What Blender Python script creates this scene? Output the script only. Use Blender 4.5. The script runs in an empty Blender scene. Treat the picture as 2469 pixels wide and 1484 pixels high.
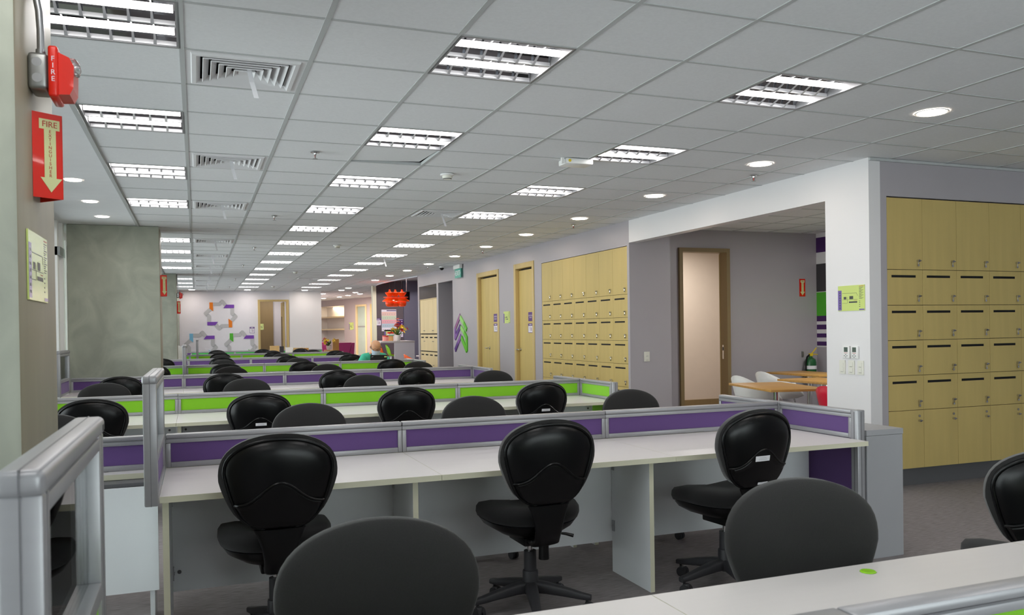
import bpy, bmesh, math, random
from mathutils import Vector, Matrix, Quaternion
random.seed(7)
PI = math.pi
S = bpy.context.scene
COL = S.collection

# ------------------------------------------------------------------ materials
def lin(c):
    out = []
    for v in c:
        v /= 255.0
        out.append(v / 12.92 if v <= 0.04045 else ((v + 0.055) / 1.055) ** 2.4)
    return out

def mat(name, rgb, rough=0.5, metal=0.0, noise=0.0, scale=(8, 8, 8), bump=0.0, bscale=200, emit=0.0, coat=0.0,
        sheen=0.0, trans=0.0, alpha=1.0, spec=0.5, ior=1.45, detail=4.0, ecol=None, dist=0.0):
    m = bpy.data.materials.new(name); m.use_nodes = True
    nt = m.node_tree; N = nt.nodes; L = nt.links
    b = N['Principled BSDF']
    c = lin(rgb) + [1]
    b.inputs['Base Color'].default_value = c
    b.inputs['Roughness'].default_value = rough
    b.inputs['Metallic'].default_value = metal
    b.inputs['Specular IOR Level'].default_value = spec
    b.inputs['IOR'].default_value = ior
    b.inputs['Coat Weight'].default_value = coat
    b.inputs['Sheen Weight'].default_value = sheen
    b.inputs['Transmission Weight'].default_value = trans
    b.inputs['Alpha'].default_value = alpha
    if emit:
        b.inputs['Emission Color'].default_value = (lin(ecol) if ecol else lin(rgb)) + [1]
        b.inputs['Emission Strength'].default_value = emit
    tc = N.new('ShaderNodeTexCoord')
    if noise:
        mp = N.new('ShaderNodeMapping'); mp.inputs['Scale'].default_value = scale
        L.new(tc.outputs['Object'], mp.inputs['Vector'])
        nz = N.new('ShaderNodeTexNoise'); nz.inputs['Scale'].default_value = 1.0
        nz.inputs['Detail'].default_value = detail; nz.inputs['Distortion'].default_value = dist
        L.new(mp.outputs['Vector'], nz.inputs['Vector'])
        rp = N.new('ShaderNodeValToRGB')
        rp.color_ramp.elements[0].position = 0.3; rp.color_ramp.elements[1].position = 0.7
        rp.color_ramp.elements[0].color = [max(0, v * (1 - noise)) for v in c[:3]] + [1]
        rp.color_ramp.elements[1].color = [min(1, v * (1 + noise)) for v in c[:3]] + [1]
        L.new(nz.outputs['Fac'], rp.inputs['Fac']); L.new(rp.outputs['Color'], b.inputs['Base Color'])
    if bump:
        n2 = N.new('ShaderNodeTexNoise'); n2.inputs['Scale'].default_value = bscale; n2.inputs['Detail'].default_value = 3
        L.new(tc.outputs['Object'], n2.inputs['Vector'])
        bp = N.new('ShaderNodeBump'); bp.inputs['Strength'].default_value = bump; bp.inputs['Distance'].default_value = 0.004
        L.new(n2.outputs['Fac'], bp.inputs['Height']); L.new(bp.outputs['Normal'], b.inputs['Normal'])
    return m

M = {}
M['tile'] = mat('ceiling_tile', (226, 228, 230), 0.95, noise=0.025, scale=(60, 60, 60), bump=0.15, bscale=260)
M['plaster'] = mat('ceiling_plaster', (228, 230, 232), 0.9, noise=0.015)
M['tee'] = mat('ceiling_tee', (186, 189, 189), 0.6)
M['white_wall'] = mat('white_wall_paint', (228, 226, 227), 0.38, noise=0.012, scale=(2, 2, 2), bump=0.04, bscale=90)
M['lav_wall'] = mat('lavender_grey_paint', (174, 169, 174), 0.34, noise=0.015, scale=(2, 2, 2), bump=0.05, bscale=90)
M['far_wall'] = mat('far_white_paint', (226, 224, 230), 0.55, noise=0.01)
M['brown_wall'] = mat('dark_plum_paint', (92, 82, 88), 0.5, noise=0.03)
M['slate_wall'] = mat('slate_blue_paint', (98, 96, 112), 0.45, noise=0.03)
M['beige_wall'] = mat('beige_paint', (222, 208, 192), 0.7, noise=0.01)
M['mauve_wall'] = mat('mauve_paint', (186, 172, 172), 0.6, noise=0.01)
M['dark_ceil'] = mat('dark_ceiling_paint', (70, 66, 70), 0.8)
M['concrete'] = mat('raw_concrete', (170, 174, 160), 0.62, noise=0.17, scale=(3.0, 3.0, 2.4), detail=9, bump=0.12, bscale=25, dist=1.2)
M['skim'] = mat('brown_concrete_skim', (150, 144, 124), 0.46, noise=0.09, scale=(7, 7, 1.2), detail=6, bump=0.05, bscale=14)
M['kick'] = mat('grey_kick_board', (92, 92, 94), 0.5)
M['desk'] = mat('white_laminate', (218, 214, 212), 0.34, noise=0.01, scale=(3, 40, 3))
M['edge'] = mat('ivory_edge_band', (216, 214, 190), 0.4)
M['board'] = mat('pale_grey_laminate', (226, 229, 231), 0.38, noise=0.01)
M['pedgrey'] = mat('grey_laminate', (160, 161, 164), 0.4, noise=0.01)
M['alu'] = mat('silver_aluminium', (160, 160, 163), 0.34, metal=0.3, noise=0.02, scale=(2, 2, 60))
M['alu2'] = mat('brushed_steel', (170, 172, 174), 0.28, metal=0.9, noise=0.04, scale=(40, 2, 2))
M['seam'] = mat('rail_seam', (112, 112, 115), 0.5)
M['groove'] = mat('dark_groove', (60, 60, 62), 0.6)
def fabric(name, rgb):
    return mat(name, rgb, 0.95, noise=0.10, scale=(500, 500, 500), bump=0.25, bscale=700, sheen=0.15)
M['purple'] = fabric('purple_fabric', (100, 73, 130))
M['green'] = fabric('lime_fabric', (130, 198, 38))
M['teal'] = fabric('sea_green_fabric', (70, 180, 84))
def thin_glass(name, tint, refl=0.09):
    m = bpy.data.materials.new(name); m.use_nodes = True; nt = m.node_tree; N = nt.nodes; N.clear()
    o = N.new('ShaderNodeOutputMaterial'); mx = N.new('ShaderNodeMixShader'); tr = N.new('ShaderNodeBsdfTransparent'); gl = N.new('ShaderNodeBsdfGlossy')
    fr = N.new('ShaderNodeFresnel'); fr.inputs['IOR'].default_value = 1.5
    tr.inputs['Color'].default_value = tint + (1,); gl.inputs['Roughness'].default_value = 0.02
    nt.links.new(fr.outputs[0], mx.inputs[0]); nt.links.new(tr.outputs[0], mx.inputs[1]); nt.links.new(gl.outputs[0], mx.inputs[2]); nt.links.new(mx.outputs[0], o.inputs[0])
    return m
M['glass'] = thin_glass('clear_glass', (0.90, 0.94, 0.93))
M['frost'] = mat('frosted_glass', (176, 190, 180), 0.3, noise=0.05, scale=(1, 1, 3))
M['shell'] = mat('black_plastic_shell', (5, 6, 7), 0.28, bump=0.02, bscale=500, spec=0.36)
M['cushion'] = mat('charcoal_fabric', (33, 32, 32), 0.95, noise=0.14, scale=(400, 400, 400), bump=0.25, bscale=600, sheen=0.25)
M['seatfab'] = mat('black_seat_fabric', (11, 11, 12), 0.95, noise=0.1, scale=(400, 400, 400), bump=0.2, bscale=600, sheen=0.1)
M['basepl'] = mat('black_nylon', (46, 46, 49), 0.5)
M['chrome'] = mat('chrome', (205, 205, 205), 0.16, metal=1.0)
M['carpet'] = mat('grey_carpet', (138, 132, 133), 1.0, noise=0.28, scale=(14, 140, 1), detail=5, bump=0.5, bscale=420)
M['maple'] = mat('maple_veneer', (200, 177, 112), 0.42, noise=0.055, scale=(9, 9, 0.9), detail=5, dist=0.6)
M['maple2'] = mat('pale_maple_veneer', (228, 206, 158), 0.45, noise=0.04, scale=(9, 9, 0.9), detail=5)
M['mapledk'] = mat('maple_door_frame', (198, 174, 118), 0.42, noise=0.05, scale=(9, 9, 0.9))
M['olive'] = mat('olive_timber_frame', (140, 120, 84), 0.5, noise=0.05, scale=(9, 9, 1))
M['oak'] = mat('oak_tabletop', (196, 148, 78), 0.38, noise=0.10, scale=(3, 24, 8), detail=5)
M['black'] = mat('black_void', (12, 11, 14), 0.7)
M['darkgap'] = mat('shadow_gap', (40, 34, 30), 0.8)
M['tube'] = mat('lit_fluorescent_tube', (255, 252, 248), 0.4, emit=3.0, ecol=(255, 250, 246))
M['led'] = mat('lit_led_disc', (255, 250, 240), 0.4, emit=24.0, ecol=(255, 238, 222))
M['mirror'] = mat('polished_reflector', (178, 180, 184), 0.07, metal=1.0)
M['louvre'] = mat('louvre_aluminium', (208, 210, 214), 0.28, metal=0.6)
M['vent'] = mat('diffuser_white', (222, 222, 224), 0.5)
M['paper'] = mat('white_ribbon', (236, 236, 240), 0.8)
M['red'] = mat('safety_red', (222, 34, 12), 0.3, coat=0.2)
M['glow'] = mat('photoluminescent_cream', (214, 218, 160), 0.45)
M['galv'] = mat('galvanised_steel', (150, 152, 150), 0.36, metal=0.75, noise=0.10, scale=(30, 30, 8))
M['lens'] = mat('clear_lens', (240, 244, 246), 0.05, trans=0.85, spec=0.8)
M['planG'] = mat('plan_lime_paper', (206, 222, 132), 0.18)
M['planP'] = mat('plan_purple_ink', (124, 104, 170), 0.2)
M['ink'] = mat('dark_print', (70, 74, 70), 0.4)
M['redink'] = mat('red_print', (190, 60, 50), 0.4)
M['plasticW'] = mat('white_plastic', (234, 234, 232), 0.35)
M['ivory'] = mat('ivory_switch', (226, 225, 214), 0.35)
M['lcd'] = mat('lcd_grey', (92, 104, 96), 0.2)
M['signP'] = mat('sign_purple', (98, 66, 130), 0.35)
M['signP2'] = mat('sign_deep_purple', (70, 32, 96), 0.35)
M['signW'] = mat('sign_white', (230, 226, 236), 0.4)
M['exitG'] = mat('exit_sign_green', (44, 130, 116), 0.3, emit=0.12, ecol=(60, 170, 150))
M['lg1'] = mat('emblem_grey', (186, 186, 188), 0.5)
M['lg2'] = mat('emblem_dark_grey', (168, 169, 172), 0.5)
M['lorange'] = mat('emblem_orange', (226, 122, 10), 0.4)
M['lpurple'] = mat('emblem_purple', (116, 62, 168), 0.4)
M['lblue'] = mat('emblem_blue', (124, 188, 222), 0.4)
M['lgreen'] = mat('emblem_green', (80, 178, 44), 0.4)
M['cvp1'] = mat('acrylic_violet', (128, 84, 160), 0.2)
M['cvp2'] = mat('acrylic_deep_violet', (82, 36, 130), 0.2)
M['cvp3'] = mat('acrylic_plum', (142, 86, 136), 0.2)
M['cvg1'] = mat('acrylic_light_green', (150, 214, 110), 0.2)
M['cvg2'] = mat('acrylic_green', (96, 190, 42), 0.2)
for _i, _c in enumerate(((226, 190, 180), (196, 208, 184), (226, 168, 178), (178, 198, 212))): M['past%d' % (_i + 1)] = mat('pastel_print', _c, 0.5)
M['orange'] = mat('orange_plastic', (240, 96, 22), 0.3)
M['lampO'] = mat('lit_orange_lampshade', (232, 74, 16), 0.3, emit=0.07, ecol=(255, 90, 20))
M['limeP'] = mat('lime_plastic', (150, 214, 40), 0.3)
M['magenta'] = mat('magenta_upholstery', (150, 50, 106), 0.8, noise=0.05, scale=(200, 200, 200))
M['redP'] = mat('red_plastic', (206, 22, 52), 0.35)
M['exg'] = mat('extinguisher_green', (24, 92, 48), 0.3, coat=0.3)
M['yellow'] = mat('yellow_plastic', (230, 200, 40), 0.5)
M['kraft'] = mat('kraft_paper', (212, 176, 118), 0.8, noise=0.05)
M['boxw'] = mat('white_card', (236, 234, 228), 0.7)
M['leafG'] = mat('leaf_green', (70, 110, 44), 0.6)
M['petalY'] = mat('yellow_petal', (246, 218, 60), 0.6)
M['petalR'] = mat('red_petal', (190, 40, 36), 0.6)
M['petalP'] = mat('pink_petal', (236, 160, 150), 0.6)
M['skin'] = mat('skin', (214, 160, 122), 0.5, noise=0.05, scale=(20, 20, 20))
M['stubble'] = mat('cropped_hair', (150, 112, 86), 0.8)
M['shirt'] = mat('teal_shirt', (72, 188, 156), 0.85, noise=0.05, scale=(60, 60, 60))
M['trouser'] = mat('dark_trousers', (42, 44, 54), 0.9)
M['mask'] = mat('blue_mask', (196, 216, 232), 0.8)
M['lanyard'] = mat('lanyard_purple', (60, 40, 90), 0.7)
M['laptop'] = mat('black_laptop', (26, 27, 29), 0.45)
M['rubberW'] = mat('speaker_grey', (64, 62, 66), 0.5)
M['carbon'] = mat('duct_grey', (104, 100, 102), 0.5, metal=0.4)

# ------------------------------------------------------------------ mesh helpers
def box(bm, x0, x1, y0, y1, z0, z1, m=0, bev=0.0, seg=2):
    n0 = len(bm.faces)
    vs = [bm.verts.new(p) for p in ((x0, y0, z0), (x1, y0, z0), (x1, y1, z0), (x0, y1, z0), (x0, y0, z1), (x1, y0, z1), (x1, y1, z1), (x0, y1, z1))]
    fs = [bm.faces.new([vs[i] for i in q]) for q in ((3, 2, 1, 0), (4, 5, 6, 7), (0, 1, 5, 4), (1, 2, 6, 5), (2, 3, 7, 6), (3, 0, 4, 7))]
    for f in fs: f.material_index = m
    if bev:
        es = list({e for f in fs for e in f.edges})
        r = bmesh.ops.bevel(bm, geom=es, offset=bev, segments=seg, profile=0.5, affect='EDGES')
        for f in r['faces']: f.material_index = m
    return fs

def cyl(bm, p0, p1, r0, r1=None, n=16, m=0, cap=True):
    r1 = r0 if r1 is None else r1
    p0 = Vector(p0); p1 = Vector(p1); d = (p1 - p0).normalized()
    a = d.orthogonal().normalized(); b = d.cross(a)
    R0 = [bm.verts.new(p0 + (a * math.cos(2 * PI * i / n) + b * math.sin(2 * PI * i / n)) * r0) for i in range(n)]
    R1 = [bm.verts.new(p1 + (a * math.cos(2 * PI * i / n) + b * math.sin(2 * PI * i / n)) * r1) for i in range(n)]
    for i in range(n):
        j = (i + 1) % n
        bm.faces.new((R0[i], R0[j], R1[j], R1[i])).material_index = m
    if cap:
        bm.faces.new(R0[::-1]).material_index = m; bm.faces.new(R1).material_index = m

def tube(bm, pts, r, n=8, m=0):
    pts = [Vector(p) for p in pts]; rs = r if isinstance(r, (list, tuple)) else [r] * len(pts)
    prev = None; up = None
    for i, p in enumerate(pts):
        t = (pts[min(i + 1, len(pts) - 1)] - pts[max(i - 1, 0)]).normalized()
        if up is None: up = t.orthogonal().normalized()
        up = (up - t * up.dot(t)).normalized(); b = t.cross(up)
        ring = [bm.verts.new(p + (up * math.cos(2 * PI * k / n) + b * math.sin(2 * PI * k / n)) * rs[i]) for k in range(n)]
        if prev:
            for k in range(n):
                bm.faces.new((prev[k], prev[(k + 1) % n], ring[(k + 1) % n], ring[k])).material_index = m
        else: bm.faces.new(ring[::-1]).material_index = m
        prev = ring
    bm.faces.new(prev).material_index = m

def lathe(bm, prof, n=24, m=0, c=(0, 0, 0)):
    prev = None
    for r, z in prof:
        ring = [bm.verts.new((c[0] + max(r, 1e-4) * math.cos(2 * PI * k / n), c[1] + max(r, 1e-4) * math.sin(2 * PI * k / n), c[2] + z)) for k in range(n)]
        if prev:
            for k in range(n):
                bm.faces.new((prev[k], prev[(k + 1) % n], ring[(k + 1) % n], ring[k])).material_index = m
        prev = ring

def prism(bm, poly, fn0, fn1, m=0):
    """poly: 2-D outline; fn0, fn1 map an outline point to the two end caps."""
    a = [bm.verts.new(fn0(p)) for p in poly]; b = [bm.verts.new(fn1(p)) for p in poly]
    fs = [bm.faces.new(a[::-1]), bm.faces.new(b)]
    for i in range(len(poly)):
        j = (i + 1) % len(poly); fs.append(bm.faces.new((a[i], a[j], b[j], b[i])))
    for f in fs: f.material_index = m

def quad(bm, pts, m=0):
    f = bm.faces.new([bm.verts.new(p) for p in pts]); f.material_index = m; return f

def obj(name, bm, mats, parent=None, smooth=True, angle=35, fixn=True):
    me = bpy.data.meshes.new(name)
    if fixn: bmesh.ops.recalc_face_normals(bm, faces=bm.faces)
    bm.to_mesh(me); bm.free()
    for k in (mats if isinstance(mats, (list, tuple)) else [mats]): me.materials.append(M[k])
    if smooth:
        me.polygons.foreach_set('use_smooth', [True] * len(me.polygons))
        me.set_sharp_from_angle(angle=math.radians(angle))
    o = bpy.data.objects.new(name, me); COL.objects.link(o)
    if parent is not None: attach(o, parent)
    return o

def attach(o, parent):
    """meshes are written in world metres: a part sits back at its thing's origin"""
    o.parent = parent
    if parent.parent is None and parent.type == 'EMPTY' and not parent.get('_local'):
        o.location = -Vector(parent.location)

def tag(o, label=None, cat=None, group=None, kind=None):
    if label: o['label'] = label
    if cat: o['category'] = cat
    if group: o['group'] = group
    if kind: o['kind'] = kind
    return o

def thing(name, label, cat, loc=(0, 0, 0), group=None, local=False, rz=0):
    o = bpy.data.objects.new(name, None); COL.objects.link(o); o.location = loc; o.rotation_euler = (0, 0, rz)
    o.empty_display_size = 0.1
    if local: o['_local'] = 1
    return tag(o, label, cat, group)

def copy_tree(o, parent=None):
    c = o.copy(); COL.objects.link(c)
    if parent is not None: c.parent = parent
    for ch in list(o.children): copy_tree(ch, c)
    return c

def struct(name, bm, mats, **k):
    return tag(obj(name, bm, mats, **k), kind='structure')

def text(name, s, size, mt, parent, mw, depth=0.0008, align='CENTER', spacing=1.0):
    cu = bpy.data.curves.new(name, 'FONT'); cu.body = s; cu.size = size; cu.extrude = depth
    cu.align_x = align; cu.align_y = 'CENTER'; cu.space_line = spacing
    cu.resolution_u = 3
    cu.materials.append(M[mt])
    t = bpy.data.objects.new(name, cu); COL.objects.link(t)
    bpy.context.view_layer.update()
    me = bpy.data.meshes.new_from_object(t.evaluated_get(bpy.context.evaluated_depsgraph_get()))
    bpy.data.objects.remove(t)
    me.transform(mw)
    o = bpy.data.objects.new(name, me); COL.objects.link(o)
    attach(o, parent)
    return o

def face_mat(origin, right, up):
    r = Vector(right).normalized(); u = Vector(up).normalized(); n = r.cross(u)
    return Matrix(((r.x, u.x, n.x, origin[0]), (r.y, u.y, n.y, origin[1]), (r.z, u.z, n.z, origin[2]), (0, 0, 0, 1)))

# ------------------------------------------------------------------ camera
CZ = 1.36
F_PX, YAW, PIT, ROL, SH = 1995.6, 0.3645, -0.0083, -0.0143, 70.2
def cam_axes():
    cy, sy, cp, sp, cr, sr = math.cos(YAW), math.sin(YAW), math.cos(PIT), math.sin(PIT), math.cos(ROL), math.sin(ROL)
    f = Vector((sy * cp, cy * cp, sp)); r0 = Vector((cy, -sy, 0)); u0 = r0.cross(f)
    return cr * r0 + sr * u0, -sr * r0 + cr * u0, f
r_, u_, f_ = cam_axes()
cd = bpy.data.cameras.new('camera'); cam = bpy.data.objects.new('camera', cd); COL.objects.link(cam)
cd.sensor_width = 36; cd.lens = F_PX / 2469 * 36; cd.shift_y = SH / 2469; cd.clip_start = 0.05; cd.clip_end = 200
cam.matrix_world = Matrix(((r_.x, u_.x, -f_.x, 0), (r_.y, u_.y, -f_.y, 0), (r_.z, u_.z, -f_.z, CZ), (0, 0, 0, 1)))
cd.dof.use_dof = True; cd.dof.focus_distance = 7.0; cd.dof.aperture_fstop = 9.0
S.camera = cam

# ------------------------------------------------------------------ setting
CH = 2.724           # ceiling height
GX, GY, TX, TY = -0.042, 3.650, 0.6, 0.5962
def cx(c): return GX + TX * c
def ry(r): return GY + TY * r
WX = 5.14            # right wall face
FY = 27.7            # far wall face

bm = bmesh.new(); box(bm, -3, 11, -4, 40, -0.1, 0); struct('floor', bm, 'carpet', smooth=False)

# which ceiling cells hold fixtures
troffers = []        # (c, r, column)
for k in range(-2, 13):
    if k not in (4, 9): troffers.append((-1, 3 * k, 'window'))
    troffers.append((2, 3 * k, 'middle')); troffers.append((5, 3 * k, 'corridor'))
vents = [(0, r) for r in (1, 5, 9, 15, 19, 23, 27, 31, 35)] + [(4, 9), (5, 19), (4, 29)]
loose = (2, 4)
holes = {(c, r) for c, r, _ in troffers} | set(vents) | {loose}

curve = [(5.12, 19.9), (4.995, 20.97), (4.90, 21.9), (4.872, 22.8), (4.89, 23.6), (5.0, 24.5), (5.2, 25.6), (5.42, 26.6)]
def curve_x(y):
    for (xa, ya), (xb, yb) in zip(curve, curve[1:]):
        if ya <= y <= yb: return xa + (xb - xa) * (y - ya) / (yb - ya)
    return None
bm = bmesh.new()
for c in range(-1, 17):
    for r in range(-13, 57):
        if (c, r) in holes: continue
        x0, x1, y0, y1 = cx(c), cx(c + 1), ry(r), ry(r + 1)
        if y1 > 19.9 and y0 < 26.6 and x1 > 4.8:
            if c == 8:
                ys = [y0 + (y1 - y0) * i / 4 for i in range(5)]
                for a, b_ in zip(ys, ys[1:]):
                    xa, xb = curve_x(a) or x1, curve_x(b_) or x1
                    quad(bm, ((x0, a, CH), (x0, b_, CH), (xb, b_, CH), (xa, a, CH)))
            continue
        quad(bm, ((x0, y0, CH), (x0, y1, CH), (x1, y1, CH), (x1, y0, CH)))
struct('ceiling', bm, 'tile', smooth=False, fixn=False)
# plaster strip along the windows and slab over everything
bm = bmesh.new()
box(bm, -2.6, cx(-1), -4, FY, CH - 0.002, CH + 0.02)
struct('ceiling_left', bm, 'plaster', smooth=False)
bm = bmesh.new(); box(bm, -3, 11, -4, 40, CH + 0.62, CH + 0.7); struct('ceiling_slab', bm, 'dark_ceil', smooth=False)
bm = bmesh.new()
for c in range(-1, 18):
    x = cx(c); w = 0.012
    y1 = 19.9 if 4.9 < x else 37
    box(bm, x - w, x + w, -4, y1, CH - 0.004, CH + 0.02)
    if y1 < 30: box(bm, x - w, x + w, 26.7, 37, CH - 0.004, CH + 0.02)
for r in range(-13, 57):
    y = ry(r); w = 0.009
    x1 = 10 if (y < 19.9 or y > 26.7) else min(curve_x(y) or 4.9, 10)
    box(bm, cx(-1), x1, y - w, y + w, CH - 0.003, CH + 0.02)
struct('trim_1', bm, 'tee', smooth=False)
bm = bmesh.new(); box(bm, cx(-1) - 0.03, cx(-1), -4, FY, CH - 0.012, CH - 0.002); struct('trim_2', bm, 'tee', smooth=False)
# curved bulkhead edge in front of the pantry bay
bm = bmesh.new()
for (xa, ya), (xb, yb) in zip(curve, curve[1:]):
    quad(bm, ((xa, ya, CH - 0.03), (xb, yb, CH - 0.03), (xb, yb, CH + 0.45), (xa, ya, CH + 0.45)))
    quad(bm, ((xa, ya, CH - 0.03), (xb, yb, CH - 0.03), (xb - 0.04, yb, CH - 0.03), (xa - 0.04, ya, CH - 0.03)))
struct('trim_3', bm, 'far_wall')

# right wall: white portal then lavender run
bm = bmesh.new()
W2 = WX + 0.12
box(bm, WX, W2, 5.27, 5.77, 0, CH, 1)
box(bm, WX, W2, 5.77, 9.27, 2.442, CH, 1)
for y0, y1 in ((9.27, 9.325), (12.12, 12.42), (13.33, 14.10), (15.35, 17.0), (18.12, 18.26), (19.84, 19.97)): box(bm, WX, W2, y0, y1, 0, CH)
for y0, y1, z in ((9.325, 12.12, 2.41), (12.42, 13.33, 2.48), (14.10, 15.35, 2.465), (17.0, 18.12, 2.44), (18.26, 19.84, 2.44)): box(bm, WX, W2, y0, y1, z, CH)
# niche backs, corridor cheeks
box(bm, 5.66, 5.7, 9.4, 12.3, 0, CH); box(bm, W2, 5.7, 12.12, 12.16, 0, CH)
box(bm, W2, 6.4, 18.12, 18.2, 0, CH, 2); box(bm, 6.4, 6.5, 16.9, 18.2, 0, CH, 2); box(bm, W2, 6.4, 16.92, 17.0, 0, CH, 2)
box(bm, 5.74, 5.78, 18.2, 19.97, 0, CH, 0); box(bm, W2, 5.78, 19.84, 19.97, 0, CH + 0.6, 0); box(bm, W2, 5.74, 18.2, 18.26, 0, CH)
box(bm, W2, 5.74, 18.26, 19.84, 2.44, 2.47)
struct('wall_right', bm, ['lav_wall', 'white_wall', 'lav_wall'], smooth=False)

# locker wall facing the camera on the right
bm = bmesh.new()
box(bm, W2, 5.326, 5.27, 5.35, 0, CH); box(bm, 5.326, 7.26, 5.27, 5.35, 2.418, CH); box(bm, 7.26, 9.5, 5.27, 5.35, 0, CH)
box(bm, 5.326, 9.5, 5.72, 5.77, 0, CH); box(bm, W2, 5.31, 5.35, 5.77, 0, CH)
struct('wall_front', bm, 'lav_wall', smooth=False)
bm = bmesh.new(); box(bm, WX, 9.5, 5.25, 5.27, CH - 0.025, CH - 0.004); struct('trim_4', bm, 'tee', smooth=False)

# pantry room behind the portal
bm = bmesh.new()
box(bm, W2, 5.57, 9.27, 9.325, 0, CH); box(bm, 5.70, 5.74, 9.33, 9.9, 0, CH); box(bm, 5.57, 5.74, 9.27, 9.325, 0, CH)
box(bm, 5.74, 6.27, 9.9, 10.0, 0, CH); box(bm, 7.07, 8.64, 9.9, 10.0, 0, CH); box(bm, 6.27, 7.07, 9.9, 10.0, 2.45, CH)
struct('wall_pantry', bm, 'lav_wall', smooth=False)
bm = bmesh.new()
box(bm, 8.64, 8.72, 5.77, 10.0, 0, CH, 0)
for z0, z1, m in ((2.44, 2.66, 1), (2.28, 2.44, 0), (1.86, 2.27, 2), (1.50, 1.85, 3), (1.42, 1.50, 1), (1.30, 1.37, 1), (1.18, 1.24, 1), (1.06, 1.12, 1), (0.55, 1.04, 4), (0.0, 0.35, 4)):
    if m: box(bm, 8.636, 8.641, 5.8, 9.895, z0, z1, m)
struct('wall_end', bm, ['white_wall', 'signP2', 'rubberW', 'lgreen', 'lav_wall'], smooth=False)
# room seen through the open pantry door
bm = bmesh.new()
box(bm, 5.75, 9.6, 12.3, 12.4, 0, CH); box(bm, 5.7, 5.75, 10.0, 12.4, 0, CH); box(bm, 9.5, 9.6, 10.0, 12.3, 0, CH)
struct('wall_store', bm, 'beige_wall', smooth=False)
bm = bmesh.new(); box(bm, 5.76, 9.5, 12.28, 12.3, 0, 0.1); struct('baseboard_store', bm, 'olive', smooth=False)

# far wall with a doorway
bm = bmesh.new()
box(bm, -2.5, 1.86, FY, FY + 0.12, 0, CH); box(bm, 2.82, 3.86, FY, FY + 0.12, 0, CH); box(bm, 1.86, 2.82, FY, FY + 0.12, 2.44, CH)
box(bm, 2.84, 3.86, FY - 0.02, FY, 0, CH, 1)
struct('wall_far', bm, ['far_wall', 'white_wall'], smooth=False)
bm = bmesh.new()
box(bm, 1.2, 3.8, 30.2, 30.3, 0, CH); box(bm, 3.78, 3.86, FY + 0.12, 38, 0, CH); box(bm, 1.2, 1.3, FY + .12, 30.2, 0, CH)
struct('wall_hall', bm, 'far_wall', smooth=False)
# slanted back wall of the lounge with a glazed door, and dark pantry bay walls
A = Vector((4.72, 37.3)); Bv = Vector((6.95, 31.1)); dv = (Bv - A).normalized(); nv = Vector((-dv.y, dv.x)) * -1
if nv.y > 0: nv = -nv
def wp(t, off, z):
    p = A + dv * t + nv * off; return (p.x, p.y, z)
def slab(bm, t0, t1, o0, o1, z0, z1, m=0):
    prism(bm, [(t0, z0), (t1, z0), (t1, z1), (t0, z1)], lambda p: wp(p[0], o0, p[1]), lambda p: wp(p[0], o1, p[1]), m)
LW = (Bv - A).length
n0_, n1_, nz0, nz1 = 0.75, 3.0, 1.0, 2.46
bm = bmesh.new()
slab(bm, -2, n0_, -0.1, 0, 0, CH); slab(bm, n1_, 3.95, -0.1, 0, 0, CH); slab(bm, 4.8, 5.05, -0.1, 0, 0, CH); slab(bm, 5.75, LW + 1, -0.1, 0, 0, CH)
slab(bm, n0_, n1_, -0.1, 0, nz1, CH); slab(bm, n0_, n1_, -0.1, 0, 0, nz0); slab(bm, 3.95, 4.8, -0.1, 0, 2.46, CH); slab(bm, 5.05, 5.75, -0.1, 0, 2.46, CH)
slab(bm, n0_, n1_, -0.5, -0.42, nz0, nz1, 1); slab(bm, n0_ - .05, n1_ + .05, -0.5, -0.1, nz1, nz1 + .03, 1); slab(bm, n0_ - .05, n1_ + .05, -0.5, -0.1, nz0 - .03, nz0, 1); slab(bm, n0_ - .05, n0_, -0.5, -0.1, nz0, nz1, 1); slab(bm, n1_, n1_ + .05, -0.5, -0.1, nz0, nz1, 1)
struct('wall_lounge', bm, ['mauve_wall', 'white_wall'], smooth=False)
bm = bmesh.new()
box(bm, 4.99, 5.87, 24.6, 24.7, 0, 3.3, 0); box(bm, 5.87, 7.6, 24.5, 24.6, 0, 3.3, 1); box(bm, 7.5, 7.6, 19.97, 24.5, 0, 3.3, 1); box(bm, 5.79, 7.5, 19.9, 19.97, 0, 3.3, 1)
struct('wall_bay', bm, ['brown_wall', 'slate_wall'], smooth=False)
bm = bmesh.new(); box(bm, 4.91, 5.02, 24.42, 24.6, 0, CH); struct('trim_5', bm, 'edge', smooth=False)
# enclosing walls out of view
bm = bmesh.new(); box(bm, 9.5, 9.6, 5.27, 10, 0, 3.4); box(bm, 7.6, 7.7, 24.6, 40, 0, 3.4); box(bm, 9.5, 9.6, -4, 5.27, 0, 3.4); struct('wall_side', bm, 'lav_wall', smooth=False)

bm = bmesh.new(); box(bm, -3, 0.9, -4.1, -4, 0, 3.4); box(bm, 6.6, 9.6, -4.1, -4, 0, 3.4); box(bm, 0.9, 6.6, -4.1, -4, 2.6, 3.4); struct('wall_back', bm, 'white_wall', smooth=False)
bm = bmesh.new()
for x in (0.9, 2.03, 3.16, 4.29, 5.42, 6.54): box(bm, x, x + 0.06, -4.08, -4.0, 0.0, 2.6)  # window added behind the camera so daylight reaches desk fronts and lockers
struct('fill_window_frame', bm, 'plasticW', smooth=False)
bm = bmesh.new(); box(bm, 0.96, 6.54, -4.05, -4.04, 0.0, 2.6); struct('fill_window_glass', bm, 'glass', smooth=False)  # pane of the added, unseen daylight opening
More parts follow.
